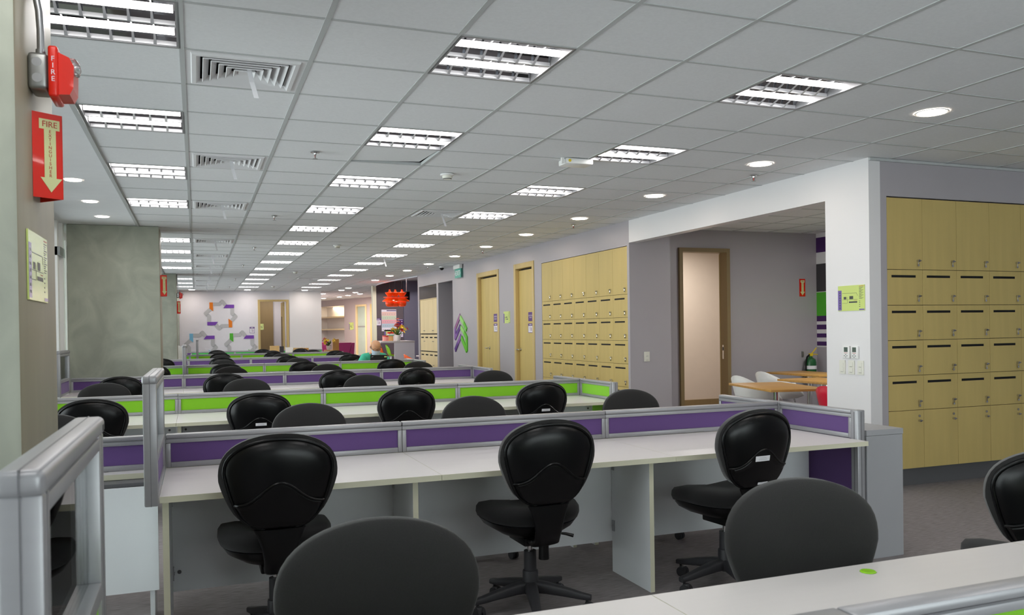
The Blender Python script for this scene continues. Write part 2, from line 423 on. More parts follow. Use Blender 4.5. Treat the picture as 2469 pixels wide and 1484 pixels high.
# columns
def column(name, x0, x1, y0, y1):
    bm = bmesh.new()
    fs = box(bm, x0, x1, y0, y1, 0, CH - 0.003, 0, bev=0.012, seg=2)
    bm.normal_update()
    for f in bm.faces:
        if f.normal.x > 0.9: f.material_index = 1
    struct(name, bm, ['concrete', 'skim'])
CX = -0.455
column('column_front', -1.45, CX, 2.63, 3.27)
column('column_middle', -1.45, -0.415, 11.30, 11.95)
column('column_far', -1.45, -0.395, 19.97, 20.62)
column('column_end', -1.45, -0.48, 27.2, 27.68)

# window wall
bm = bmesh.new()
box(bm, -1.7, -1.6, -4, FY, 0, 0.12); box(bm, -1.7, -1.6, -4, FY, 2.60, CH + 0.6)
for y in [-2.4, -1.2, 0, 1.2, 2.4] + [3.4, 4.65, 5.9, 7.15, 8.4, 9.65] + [12.1, 13.4, 14.7, 16, 17.3, 18.6, 19.9, 21, 22.3, 23.6, 24.9, 26.2]:
    box(bm, -1.68, -1.56, y - 0.035, y + 0.035, 0.12, 2.6)
box(bm, -1.62, -1.5, 10.93, 11.05, 0.0, CH - 0.004); box(bm, -1.66, -1.54, 11.05, 11.3, 0.0, CH - 0.004); box(bm, -1.62, -1.48, 11.22, 11.34, 0, CH - 0.004)
for z in (0.9, 2.36): box(bm, -1.58, -1.47, 10.93, 11.34, z - 0.05, z + 0.05, 1)
struct('window_1', bm, ['plasticW', 'alu2'], smooth=False)
bm = bmesh.new(); box(bm, -1.645, -1.635, -4, 10.94, 0.12, 2.6); box(bm, -1.645, -1.635, 11.3, FY, 0.12, 2.6)
struct('window_2', bm, 'glass', smooth=False)

# ------------------------------------------------------------------ doors
def door(name, label, y0, y1, ztop, split=None):
    """flush maple door in the right wall, frame proud of the wall, leaf set back"""
    bm = bmesh.new(); f = 0.085
    box(bm, WX - 0.012, WX + 0.11, y0, y0 + f, 0, ztop, bev=0.003); box(bm, WX - 0.012, WX + 0.11, y1 - f, y1, 0, ztop, bev=0.003)
    box(bm, WX - 0.012, WX + 0.11, y0 + f, y1 - f, ztop - f, ztop, bev=0.003)
    fr = tag(obj(name, bm, 'mapledk'), label, 'door', kind='structure')
    a, b_ = y0 + f + 0.003, y1 - f - 0.003
    bm = bmesh.new()
    if split:
        box(bm, WX + 0.055, WX + 0.095, a, b_ - split - 0.004, 0.01, ztop - f - 0.03); box(bm, WX + 0.055, WX + 0.095, b_ - split, b_, 0.01, ztop - f - 0.03)
    else: box(bm, WX + 0.055, WX + 0.095, a, b_, 0.01, ztop - f - 0.03)
    box(bm, WX + 0.097, WX + 0.105, a, b_, 0.01, ztop - f, 1)
    lf = obj('door_leaf', bm, ['maple', 'darkgap'], fr, smooth=False)
    hy = (b_ - split - 0.05) if split else b_ - 0.06
    bm = bmesh.new()
    cyl(bm, (WX + 0.055, hy, 1.02), (WX + 0.0, hy, 1.02), 0.012); cyl(bm, (WX + 0.055, hy, 1.02), (WX + 0.045, hy, 1.02), 0.028)
    tube(bm, [(WX + 0.0, hy, 1.02), (WX - 0.005, hy + 0.03, 1.02), (WX - 0.002, hy + 0.11, 1.02)], 0.010, 10)
    obj('door_handle', bm, 'chrome', lf)
    return fr
door('door_1', 'single maple door with lever handle beside the mailbox lockers', 12.42, 13.33, 2.48)
door('door_2', 'maple double door with one narrow leaf near the exit sign', 14.10, 15.35, 2.465, 0.42)

# pantry door: olive frame, leaf swung into the lit room
bm = bmesh.new()
box(bm, 6.255, 6.31, 9.86, 10.03, 0, 2.465); box(bm, 7.03, 7.085, 9.86, 10.03, 0, 2.465); box(bm, 6.31, 7.03, 9.86, 10.03, 2.41, 2.465)
d3 = tag(obj('door_3', bm, 'olive', smooth=False), 'open pantry door in an olive frame showing a lit beige room', 'door', kind='structure')
bm = bmesh.new(); prism(bm, [(7.02, 10.035), (7.48, 10.66), (7.512, 10.637), (7.052, 10.012)], lambda p: (p[0], p[1], 0.01), lambda p: (p[0], p[1], 2.40)); lf = obj('door_leaf', bm, 'mapledk', d3)
bm = bmesh.new(); box(bm, 7.026, 7.0295, 9.95, 9.985, 0.90, 1.10); box(bm, 7.0245, 7.0265, 9.957, 9.978, 1.02, 1.07, 1); obj('strike_plate', bm, ['chrome', 'black'], lf)
# far door
bm = bmesh.new()
box(bm, 1.86, 1.93, FY - 0.03, FY + 0.13, 0, 2.44); box(bm, 2.75, 2.82, FY - 0.03, FY + 0.13, 0, 2.44); box(bm, 1.93, 2.75, FY - 0.03, FY + 0.13, 2.38, 2.44)
d4 = tag(obj('door_4', bm, 'mapledk', smooth=False), 'open timber door in the far white wall', 'door', kind='structure')
bm = bmesh.new(); box(bm, 2.66, 2.705, FY + 0.14, FY + 0.95, 0.01, 2.37); lf = obj('door_leaf', bm, 'mapledk', d4, smooth=False)
bm = bmesh.new(); box(bm, 2.635, 2.65, FY + 0.5, FY + 0.53, 0.9, 1.9); obj('pull_handle', bm, 'kick', lf)
bm = bmesh.new(); box(bm, 1.95, 2.53, 30.05, 30.19, 0, CH); struct('wall_hall_panel', bm, 'olive', smooth=False)
# lounge glazed door and timber door
bm = bmesh.new()
slab(bm, 3.95, 4.05, -0.08, 0.02, 0, 2.46); slab(bm, 4.70, 4.80, -0.08, 0.02, 0, 2.46); slab(bm, 4.05, 4.70, -0.08, 0.02, 2.38, 2.46)
d5 = tag(obj('door_5', bm, 'maple2', smooth=False), 'glazed door with pale frame at the back of the lounge', 'door', kind='structure')
bm = bmesh.new(); slab(bm, 4.05, 4.70, -0.05, -0.03, 0.25, 2.38); obj('glass_pane', bm, 'frost', d5, smooth=False)
bm = bmesh.new(); slab(bm, 4.05, 4.70, -0.06, -0.02, 0.0, 0.25); slab(bm, 4.05, 4.7, -0.055, -0.025, 1.55, 1.6); obj('door_rail', bm, 'alu', d5, smooth=False)
bm = bmesh.new(); slab(bm, 5.05, 5.75, -0.05, 0.0, 0, 2.46)
d6 = tag(obj('door_6', bm, 'mapledk', smooth=False), 'timber door beside the cream corner post of the dark bay', 'door', kind='structure')

# ------------------------------------------------------------------ ceiling fittings
TUBE_W = 1.6
def make_troffer():
    t = thing('ceiling_light', 'x', 'ceiling light', local=True)
    a, b_ = 0.288, 0.286
    bm = bmesh.new()   # tray: white flange and mirror sides
    for s in (-1, 1):
        box(bm, s * 0.288 - 0.008, s * 0.288 + 0.008, -0.296, 0.296, -0.006, 0.09)
        box(bm, -0.288, 0.288, s * 0.288 - 0.008, s * 0.288 + 0.008, -0.006, 0.09)
    box(bm, -0.29, 0.29, -0.29, 0.29, 0.09, 0.1)
    obj('housing', bm, 'alu', t, smooth=False)
    bm = bmesh.new()   # two parabolic mirror lanes
    for s in (-1, 1):
        y0 = s * 0.14
        pts = [(y0 - 0.138 + 0.276 * i / 14, 0.012 + 0.07 * (1 - abs(2 * i / 14 - 1) ** 2.2)) for i in range(15)]
        for (ya, za), (yb, zb) in zip(pts, pts[1:]):
            quad(bm, ((-0.278, ya, za), (0.278, ya, za), (0.278, yb, zb), (-0.278, yb, zb)))
    obj('reflector', bm, 'mirror', t, angle=60)
    for s in (-1, 1):
        bm = bmesh.new(); cyl(bm, (-0.272, s * 0.14, 0.017), (0.272, s * 0.14, 0.0195), 0.0165, n=12)
        tb = obj('tube', bm, 'tube', t)
        l = bpy.data.lights.new('tube_light', 'AREA'); l.shape = 'RECTANGLE'; l.size = 0.544; l.size_y = 0.034; l.energy = TUBE_W; l.color = (1.0, 0.975, 0.955)
        lo = bpy.data.objects.new('tube_light', l); COL.objects.link(lo); lo.parent = tb; lo.location = (0, s * 0.14, 0.0025)
    bm = bmesh.new()   # cross blades
    for s in (-1, 1):
        for i in range(1, 6):
            x = -0.278 + 0.556 * i / 6
            poly = [(s * 0.14 - 0.132, 0.0), (s * 0.14 - 0.03, 0.040), (s * 0.14 + 0.03, 0.040), (s * 0.14 + 0.132, 0.0), (s * 0.14 + 0.132, -0.003), (s * 0.14 + 0.03, 0.034), (s * 0.14 - 0.03, 0.034), (s * 0.14 - 0.132, -0.003)]
            prism(bm, poly, lambda p: (x - 0.003 if p[1] > 0 else x - 0.007, p[0], p[1]), lambda p: (x + 0.003 if p[1] > 0 else x + 0.007, p[0], p[1]))
    box(bm, -0.278, 0.278, -0.006, 0.006, -0.003, 0.03)
    for s in (-1, 1): box(bm, -0.278, 0.278, s * 0.276 - 0.003, s * 0.276 + 0.003, -0.003, 0.02)
    obj('louvre', bm, 'louvre', t, smooth=False)
    return t
ORD = ['first', 'second', 'third', 'fourth', 'fifth', 'sixth', 'seventh', 'eighth', 'ninth', 'tenth', 'eleventh', 'twelfth', 'thirteenth', 'fourteenth', 'fifteenth']
tproto = make_troffer(); first = True
cnt = {}
for c, r, colname in troffers:
    if r < 0: nm = None
    o = tproto if first else copy_tree(tproto); first = False
    o.location = (cx(c) + 0.3, ry(r) + TY / 2, CH + 0.002)
    if r < 0:
        o['label'] = 'lit louvre light %s the first one in view, %s column' % ('two steps before' if r < -3 else 'one step before', colname)
    else:
        cnt[colname] = cnt.get(colname, 0) + 1; n = cnt[colname]
        where = {'window': 'column along the window strip', 'middle': 'middle column', 'corridor': 'column nearest the round downlights'}[colname]
        o['label'] = 'square louvre light, %s from the camera in the %s' % (ORD[n - 1], where)
    o['group'] = 'louvre ceiling lights'

def make_vent():
    t = thing('air_vent', 'x', 'air vent', local=True)
    def ringq(bm, a, za, b_, zb):
        P = [(-a, -a), (a, -a), (a, a), (-a, a)]; Q = [(-b_, -b_), (b_, -b_), (b_, b_), (-b_, b_)]
        for i in range(4):
            j = (i + 1) % 4
            quad(bm, ((P[i][0], P[i][1], za), (P[j][0], P[j][1], za), (Q[j][0], Q[j][1], zb), (Q[i][0], Q[i][1], zb)))
    bm = bmesh.new()
    ringq(bm, 0.296, 0.0, 0.262, 0.0); ringq(bm, 0.262, 0.0, 0.256, -0.010); ringq(bm, 0.256, -0.010, 0.236, -0.011); ringq(bm, 0.236, -0.011, 0.216, 0.012)
    obj('vent_frame', bm, 'vent', t, smooth=False)
    bm = bmesh.new()
    for k in range(5):
        a = 0.206 - 0.038 * k
        ringq(bm, a, -0.006, a - 0.003, -0.010); ringq(bm, a - 0.003, -0.010, a - 0.030, 0.020); ringq(bm, a, -0.006, a - 0.027, 0.024)
    quad(bm, ((-0.03, -0.03, 0.0), (0.03, -0.03, 0.0), (0.03, 0.03, 0.0), (-0.03, 0.03, 0.0)))
    obj('vanes', bm, 'vent', t, smooth=False)
    bm = bmesh.new(); box(bm, -0.29, 0.29, -0.29, 0.29, 0.06, 0.065); obj('duct_mouth', bm, 'black', t, smooth=False)
    bm = bmesh.new()
    rib = [(0.02, -0.06, 0.0), (0.025, -0.075, -0.03), (0.03, -0.10, -0.075), (0.042, -0.115, -0.125), (0.05, -0.12, -0.16)]
    for p, q in zip(rib, rib[1:]):
        quad(bm, ((p[0] - 0.012, p[1], p[2]), (p[0] + 0.012, p[1], p[2]), (q[0] + 0.012, q[1], q[2]), (q[0] - 0.012, q[1], q[2])))
    obj('ribbon', bm, 'paper', t)
    return t
vp = make_vent()
vl = ['nearest square air vent with a ribbon, between the two nearest light columns'] + ['square air vent, %s from the camera in the vent line near the window lights' % ORD[i] for i in range(1, 9)] + [
    'square air vent with a dangling ribbon beside the third corridor-side light', 'thin-looking air vent with ribbon far off in the corridor-side light column', 'farthest air vent on the corridor side']
for i, (c, r) in enumerate(vents):
    o = vp if i == 0 else copy_tree(vp)
    o.location = (cx(c) + 0.3, ry(r) + TY / 2, CH + 0.0); o['label'] = vl[i]; o['group'] = 'square air vents'

# a tile that has dropped out of its grid
bm = bmesh.new(); c, r = loose
prism(bm, [(cx(c) + 0.012, 0), (cx(c + 1) - 0.012, 1), (cx(c + 1) - 0.012, 2), (cx(c) + 0.012, 3)],
      lambda p: {0: (cx(c) + .014, ry(r) + .010, CH - 0.004), 1: (cx(c + 1) - .02, ry(r) + .010, CH + 0.004), 2: (cx(c + 1) - .03, ry(r + 1) - .03, CH + 0.022), 3: (cx(c) + .014, ry(r + 1) - .02, CH + 0.006)}[p[1]],
      lambda p: {0: (cx(c) + .014, ry(r) + .010, CH + 0.011), 1: (cx(c + 1) - .02, ry(r) + .010, CH + 0.019), 2: (cx(c + 1) - .03, ry(r + 1) - .03, CH + 0.037), 3: (cx(c) + .014, ry(r + 1) - .02, CH + 0.021)}[p[1]])
tag(obj('ceiling_tile', bm, 'tile', smooth=False), 'white ceiling tile sitting crooked in its grid past the second middle light', 'ceiling tile')

def make_downlight():
    t = thing('downlight', 'x', 'downlight', local=True)
    bm = bmesh.new(); lathe(bm, [(0.088, -0.001), (0.098, -0.004), (0.102, -0.001), (0.102, 0.002)], 32); obj('bezel', bm, 'plasticW', t)
    bm = bmesh.new(); lathe(bm, [(0.0, -0.003), (0.088, -0.002)], 32); obj('lit_disc', bm, 'led', t)
    return t
dp = make_downlight(); first = True
M['led2'] = mat('bright_led_disc', (255, 250, 244), 0.4, emit=46.0, ecol=(255, 242, 232))
def put_down(x, y, label, group, sc=1.0, z=CH - 0.004, bright=False):
    global first
    o = dp if first else copy_tree(dp); first = False
    o.location = (x, y, z); o.scale = (sc, sc, 1); o['label'] = label; o['group'] = group
    if bright:
        d = [c for c in o.children if c.name.startswith('lit_disc')][0]
        d.material_slots[0].link = 'OBJECT'; d.material_slots[0].material = M['led2']
dy = [4.02, 5.75, 7.47, 9.26, 11.03, 12.79, 14.55, 16.36, 18.2, 20.0, 21.75]
for i, y in enumerate(dy):
    put_down(4.45, y, 'round lit downlight, %s along the line beside the right wall' % ORD[i], 'downlights along the right wall')
put_down(4.45, 2.28, 'round lit downlight beside the right wall, overhead before the first one in view', 'downlights along the right wall')
for i, y in enumerate((5.6, 6.85, 8.1, 9.35, 10.51, 13.2, 15.0, 17.0)):
    put_down(-0.98, y, 'small round downlight, %s in the plaster strip by the windows' % ORD[i], 'downlights in the window strip', 0.72, CH - 0.006)
for i, x in enumerate((-0.1, 1.52, 3.27, 4.43)):
    put_down(x, 27.1, 'round downlight, %s from the column end in front of the far wall' % ORD[i], 'downlights washing the far wall', bright=True)
put_down(4.42, 25.7, 'round downlight over the lounge entrance before the far wall line', 'downlights at the lounge entrance')
for i, (x, y) in enumerate(((4.19, 29.6), (5.16, 28.6), (5.50, 29.6), (5.30, 30.9), (5.2, 32.3), (4.78, 33.6))):
    put_down(x, y, 'warm round downlight, %s inside the back lounge ceiling' % ORD[i], 'downlights in the lounge', bright=True)

# sprinklers, detectors, box unit, camera, exit sign
def make_sprinkler():
    t = thing('sprinkler', 'x', 'sprinkler', local=True)
    bm = bmesh.new(); lathe(bm, [(0, 0), (0.034, -0.001), (0.034, -0.004), (0.012, -0.008), (0.010, -0.02)], 16); obj('escutcheon', bm, 'chrome', t)
    bm = bmesh.new()
    for s in (-1, 1): tube(bm, [(0, s * 0.012, -0.018), (0, s * 0.016, -0.03), (0, s * 0.004, -0.048)], 0.003, 6)
    lathe(bm, [(0, -0.048), (0.02, -0.05), (0.02, -0.052), (0, -0.053)], 12)
    obj('deflector', bm, 'galv', t)
    bm = bmesh.new(); cyl(bm, (0, 0, -0.02), (0, 0, -0.046), 0.0035, n=8); obj('bulb', bm, 'red', t)
    return t
sp = make_sprinkler()
spts = [(0.86, 6.36), (0.87, 9.95), (0.88, 13.65), (0.89, 17.24), (0.92, 21.5), (0.92, 25.3), (4.72, 6.2), (4.62, 9.8), (4.6, 13.4), (4.6, 17.0)]
for i, (x, y) in enumerate(spts):
    o = sp if i == 0 else copy_tree(sp); o.location = (x, y, CH - 0.004); o['group'] = 'ceiling sprinklers'
    o['label'] = 'small metal ceiling sprinkler, %s from the camera %s' % (ORD[i % 6 if i < 6 else i - 6], 'beside the middle light column' if i < 6 else 'along the right wall')
def make_det():
    t = thing('smoke_detector', 'x', 'smoke detector', local=True)
    bm = bmesh.new(); lathe(bm, [(0.06, 0), (0.06, -0.012), (0.05, -0.016), (0.0, -0.016)], 24); obj('base', bm, 'plasticW', t)
    bm = bmesh.new(); lathe(bm, [(0.042, -0.016), (0.044, -0.03), (0.034, -0.046), (0.0, -0.048)], 24); obj('sensor_cap', bm, 'ivory', t)
    bm = bmesh.new(); lathe(bm, [(0.0385, -0.0385), (0.036, -0.045)], 24); obj('grille', bm, 'groove', t)
    return t
sd = make_det()
for i, (x, y) in enumerate(((2.06, 6.92), (2.08, 13.05), (2.08, 18.9), (2.1, 24.8))):
    o = sd if i == 0 else copy_tree(sd); o.location = (x, y, CH - 0.004); o['group'] = 'smoke detectors'
    o['label'] = 'white round smoke detector on the ceiling, %s from the camera' % ORD[i]
t = thing('wireless_router', 'white boxy wireless unit on the ceiling beside the second corridor-side light', 'wireless router', (2.86, 6.05, CH))
bm = bmesh.new(); box(bm, 2.76, 3.0, 5.97, 6.13, CH - 0.05, CH - 0.004, bev=0.012); obj('casing', bm, 'plasticW', t)
bm = bmesh.new(); box(bm, 2.725, 2.745, 5.98, 6.0, CH - 0.05, CH - 0.005); box(bm, 2.745, 2.76, 5.985, 5.995, CH - 0.03, CH - 0.02); obj('bracket', bm, 'plasticW', t)
bm = bmesh.new(); cyl(bm, (2.79, 5.969, CH - 0.027), (2.79, 5.9655, CH - 0.027), 0.012); obj('sticker', bm, 'yellow', t)
t = thing('security_camera', 'small dark dome security camera on the ceiling by the wall', 'security camera', (4.88, 16.9, CH))
bm = bmesh.new(); lathe(bm, [(0.055, 0), (0.055, -0.025), (0.05, -0.03)], 24, c=(4.88, 16.9, CH - 0.004)); obj('base', bm, 'plasticW', t)
bm = bmesh.new(); lathe(bm, [(0.05, -0.03)] + [(0.048 * math.cos(a * PI / 16), -0.03 - 0.05 * math.sin(a * PI / 16)) for a in range(1, 9)], 24, c=(4.88, 16.9, CH - 0.004)); obj('dome', bm, 'shell', t)
t = thing('exit_sign', 'green hanging exit sign with white letters under the ceiling', 'exit sign', (5.0, 16.45, CH))
bm = bmesh.new(); box(bm, 5.055, 5.125, 16.22, 16.66, CH - 0.085, CH - 0.004, bev=0.006); obj('sign_box', bm, 'plasticW', t)
bm = bmesh.new(); box(bm, 5.088, 5.098, 16.23, 16.65, CH - 0.27, CH - 0.086); obj('sign_panel', bm, 'exitG', t)
text('lettering', 'EXIT', 0.15, 'signW', t, face_mat((5.087, 16.44, CH - 0.178), (0, -1, 0), (0, 0, 1)))
bm = bmesh.new()
for q in (-1, 1): prism(bm, [(16.44 + q * 0.200, 0), (16.44 + q * 0.172, 0.035), (16.44 + q * 0.172, -0.035)], lambda p: (5.087, p[0], CH - 0.178 + p[1]), lambda p: (5.086, p[0], CH - 0.178 + p[1]))
obj('arrows', bm, 'signW', t)

# ------------------------------------------------------------------ lockers
def locker_bank(name, label, cat, origin, ax, nrm, ncol, cw, rows, kick, ztop, depth, latch_w, slots=True, veneer='maple', pair=False):
    """ax: unit vector along the front, nrm: outward normal of the front. rows: list of (z0, z1, kind)"""
    O = Vector(origin); ax = Vector(ax); nrm = Vector(nrm); up = Vector((0, 0, 1))
    t = thing(name, label, cat, origin)
    def bx(bm, a0, a1, d0, d1, z0, z1, m=0, bev=0):
        n0 = len(bm.verts)
        pts = [O + ax * a + nrm * d + up * z for a in (a0, a1) for d in (d0, d1) for z in (z0, z1)]
        xs = [p.x for p in pts]; ys = [p.y for p in pts]; zs = [p.z for p in pts]
        box(bm, min(xs), max(xs), min(ys), max(ys), min(zs), max(zs), m, bev)
    bm = bmesh.new(); bx(bm, 0.004, ncol * cw - 0.004, -depth, -0.022, kick, ztop - 0.006); obj('carcass', bm, 'darkgap', t, smooth=False)
    bm = bmesh.new(); bx(bm, 0.0, ncol * cw, -depth, -0.05, 0, kick - 0.002); obj('kickboard', bm, 'kick', t, smooth=False)
    protos = {}
    for ri, (z0, z1, kind) in enumerate(rows):
        for c in range(ncol):
            if kind not in protos or protos[kind][1] != (z1 - z0):
                bm = bmesh.new(); bx(bm, 0.0015, cw - 0.0015, -0.02, 0, z0 + 0.002, z1 - 0.002, 0, 0.0008)
                d = obj('door', bm, veneer, t, smooth=False); kids = []
                if kind == 'slot':
                    bm = bmesh.new(); bx(bm, cw * 0.12, cw * 0.80, -0.004, 0.0012, z1 - 0.066, z1 - 0.046); kids.append(obj('letter_slot', bm, 'black', d))
                lx = cw * 0.86
                lz = (z1 - 0.09) if kind == 'low' else (z0 + 0.075)
                bm = bmesh.new()
                p = O + ax * lx + up * lz
                cyl(bm, p, p + nrm * 0.022, 0.011, 0.010, 14); q = p + nrm * 0.02
                e = ax * latch_w * 0.5; bmq = [q - e, q + e]
                tube(bm, [q - e, q + e * 1.2], 0.0055, 8)
                kids.append(obj('knob', bm, 'chrome', d))
                bm = bmesh.new()
                if kind == 'low':
                    p = O + ax * lx + up * (lz + 0.04); cyl(bm, p, p + nrm * 0.008, 0.011, 0.010, 14)
                    kids.append(obj('lock', bm, 'chrome', d))
                else:
                    p = O + ax * (lx - 0.004) + up * (lz - 0.018) + nrm * 0.014
                    tube(bm, [p + up * 0.014, p, p - up * 0.012], [0.003, 0.004, 0.003], 6); cyl(bm, p - up * 0.02 - nrm * 0.002, p - up * 0.02 + nrm * 0.002, 0.010, n=12)
                    kids.append(obj('key', bm, 'chrome', d))
                protos[kind] = (d, z1 - z0, z0, c)
            else:
                d0, h, zz, c0 = protos[kind]
                d = d0.copy(); COL.objects.link(d); d.location = Vector(d0.location) + ax * (c - c0) * cw + up * (z0 - zz)
                for k in d0.children:
                    k2 = k.copy(); COL.objects.link(k2); k2.parent = d
    return t
rowsA = [(0.15, 0.638, 'low'), (0.638, 0.93, 'slot'), (0.93, 1.225, 'slot'), (1.225, 1.518, 'slot'), (1.518, 1.814, 'slot'), (1.814, 2.41, 'tall')]
locker_bank('locker_bank', 'large bank of maple mailbox lockers in the right front wall', 'lockers', (5.328, 5.272, 0), (1, 0, 0), (0, -1, 0), 5, 0.3855, rowsA, 0.15, 2.416, 0.42, 0.03)
rowsB = [(0.10, 0.32, 'low'), (0.32, 0.602, 'slot'), (0.602, 0.90, 'slot'), (0.90, 1.20, 'slot'), (1.20, 1.497, 'slot'), (1.497, 1.795, 'slot'), (1.795, 2.405, 'tall')]
locker_bank('locker_bank', 'long bank of maple mailbox lockers beside the two maple doors', 'lockers', (5.142, 12.115, 0), (0, -1, 0), (-1, 0, 0), 7, 0.3983, rowsB, 0.10, 2.408, 0.46, 0.03)
# far recessed cabinet with double doors
t = thing('storage_cabinet', 'pale maple double-door cabinet with letter slots in the far wall recess', 'cabinet', (5.14, 19.05, 0))
bm = bmesh.new(); box(bm, 5.185, 5.7, 18.27, 19.83, 0.06, 2.11); obj('carcass', bm, 'darkgap', t, smooth=False)
bm = bmesh.new(); box(bm, 5.15, 5.72, 18.265, 19.835, 2.11, 2.125); obj('top_panel', bm, 'maple2', t, smooth=False)
y0 = 18.265; w = 1.57 / 4
for zi, (z0, z1) in enumerate(((0.08, 0.42), (0.43, 0.86), (0.885, 1.275), (1.30, 2.105))):
    for k in range(4):
        bm = bmesh.new(); box(bm, 5.16, 5.182, y0 + k * w + .002, y0 + (k + 1) * w - .002, z0, z1); d = obj('door', bm, 'maple2', t, smooth=False)
        if zi < 3:
            bm = bmesh.new(); box(bm, 5.158, 5.1605, y0 + k * w + .08, y0 + (k + 1) * w - .08, z1 - .085, z1 - .055); obj('letter_slot', bm, 'black', d, smooth=False)
        if k % 2 == 0:
            zz = z0 + .06 if zi == 3 else z0 + .22 if zi == 2 else z0 + .12
            bm = bmesh.new(); box(bm, 5.145, 5.1605, y0 + (k + 1) * w - .06, y0 + (k + 1) * w + .06, zz, zz + .014); obj('handle', bm, 'chrome', d, smooth=False)

# ------------------------------------------------------------------ workstations
# seams between desk modules, and each row: partition Y, fabric, near-edge offset
XS = [-1.37, -0.15, 1.04, 2.28, 3.54]
ROWS = [(1.13, 'green'), (4.45, 'purple'), (7.44, 'green'), (10.85, 'purple'), (14.2, 'green'), (17.8, 'purple'), (21.5, 'green'), (25.3, 'teal')]
RN = ['foreground lime-green', 'nearest purple', 'second lime-green', 'second purple', 'third lime-green', 'third purple', 'fourth lime-green', 'farthest sea-green']
ZD, ZT = 0.70, 0.866
def screen_panel(t, x0, x1, y, fab, axis='x', z0=ZD + 0.001, z1=ZT):
    """framed fabric panel; axis x runs along the row, axis y runs towards the camera"""
    h = 0.024
    def bx(bm, a0, a1, d0, d1, za, zb, m=0, bev=0):
        if axis == 'x': box(bm, a0, a1, y + d0, y + d1, za, zb, m, bev)
        else: box(bm, y + d0, y + d1, a0, a1, za, zb, m, bev)
    bm = bmesh.new()
    bx(bm, x0, x1, -h - 0.002, h + 0.002, z1 - 0.022, z1, 0, 0.007)
    bx(bm, x0, x1, -h, h, z1 - 0.044, z1 - 0.0225, 0, 0.002); bx(bm, x0 + 0.001, x1 - 0.001, -h - 0.0006, h + 0.0006, z1 - 0.026, z1 - 0.021, 1)
    bx(bm, x0, x0 + 0.022, -h, h, z0, z1 - 0.045, 0, 0.002); bx(bm, x1 - 0.022, x1, -h, h, z0, z1 - 0.045, 0, 0.002)
    bx(bm, x0 + 0.0225, x1 - 0.0225, -h, h, z0, z0 + 0.026, 0, 0.002)
    fr = obj('screen_frame', bm, ['alu', 'seam'], t)
    bm = bmesh.new(); bx(bm, x0 + 0.0225, x1 - 0.0225, -h + 0.008, h - 0.008, z0 + 0.0265, z1 - 0.0445); obj('fabric_panel', bm, fab, fr, smooth=False)
    return fr
def post(t, x, y, z0, z1, s=0.027):
    bm = bmesh.new(); box(bm, x - s, x + s, y - s, y + s, z0, z1, 0, 0.005)
    box(bm, x - s - 0.0006, x + s + 0.0006, y - 0.003, y + 0.003, z0, z1 - 0.01, 1); box(bm, x - 0.003, x + 0.003, y - s - 0.0006, y + s + 0.0006, z0, z1 - 0.01, 1)
    return obj('post', bm, ['alu', 'seam'], t)
def glass_divider(name, label, x, y0, y1, fab, zb=ZD + 0.001, zt=1.197, zmid=ZT, zfront=None):
    zfront = zb if zfront is None else zfront
    t = thing(name, label, 'divider', (x, (y0 + y1) / 2, zb), 'glass topped dividers')
    h = 0.026
    for a, zz in ((y0, zfront), (y1 - 0.065, zb)):
        bm = bmesh.new(); L_ = 0.05 if a == y0 else 0.065
        box(bm, x - h, x + h, a, a + L_, zz, zt - 0.03, 0, 0.006); box(bm, x - h - 0.0005, x + h + 0.0005, a + 0.024, a + 0.026, zz, zt - 0.03, 1); box(bm, x - 0.0012, x + 0.0012, a - 0.0005, a + L_ + 0.0005, zz, zt - 0.03, 1)
        obj('upright', bm, ['alu', 'seam'], t)
    bm = bmesh.new()
    box(bm, x - h - 0.003, x + h + 0.003, y0 - 0.004, y1 + 0.004, zt - 0.036, zt, 0, 0.011, 3)
    box(bm, x - 0.0012, x + 0.0012, y0 - 0.0045, y1 + 0.0045, zt - 0.03, zt + 0.0005, 1)
    box(bm, x - h, x + h, y0 + 0.05, y1 - 0.065, zt - 0.062, zt - 0.037, 0, 0.003)
    box(bm, x - h - 0.0035, x + h + 0.0035, y1 - 0.04, y1 - 0.018, zt - 0.026, zt - 0.014, 2)
    obj('top_rail', bm, ['alu', 'seam', 'groove'], t)
    bm = bmesh.new()
    box(bm, x - h, x + h, y0 + 0.05, y1 - 0.065, zmid - 0.02, zmid + 0.012, 0, 0.003); box(bm, x - h, x + h, y0 + 0.05, y1 - 0.05, zb, zb + 0.024, 0, 0.003)
    obj('lower_rail', bm, 'alu', t)
    bm = bmesh.new(); box(bm, x - 0.003, x + 0.003, y0 + 0.05, y1 - 0.05, zmid + 0.012, zt - 0.06); obj('glass_pane', bm, 'glass', t, smooth=False)
    bm = bmesh.new(); box(bm, x - h + .008, x + h - .008, y0 + 0.05, y1 - 0.05, zb + 0.024, zmid - 0.02); obj('fabric_panel', bm, fab, t, smooth=False)
    return t

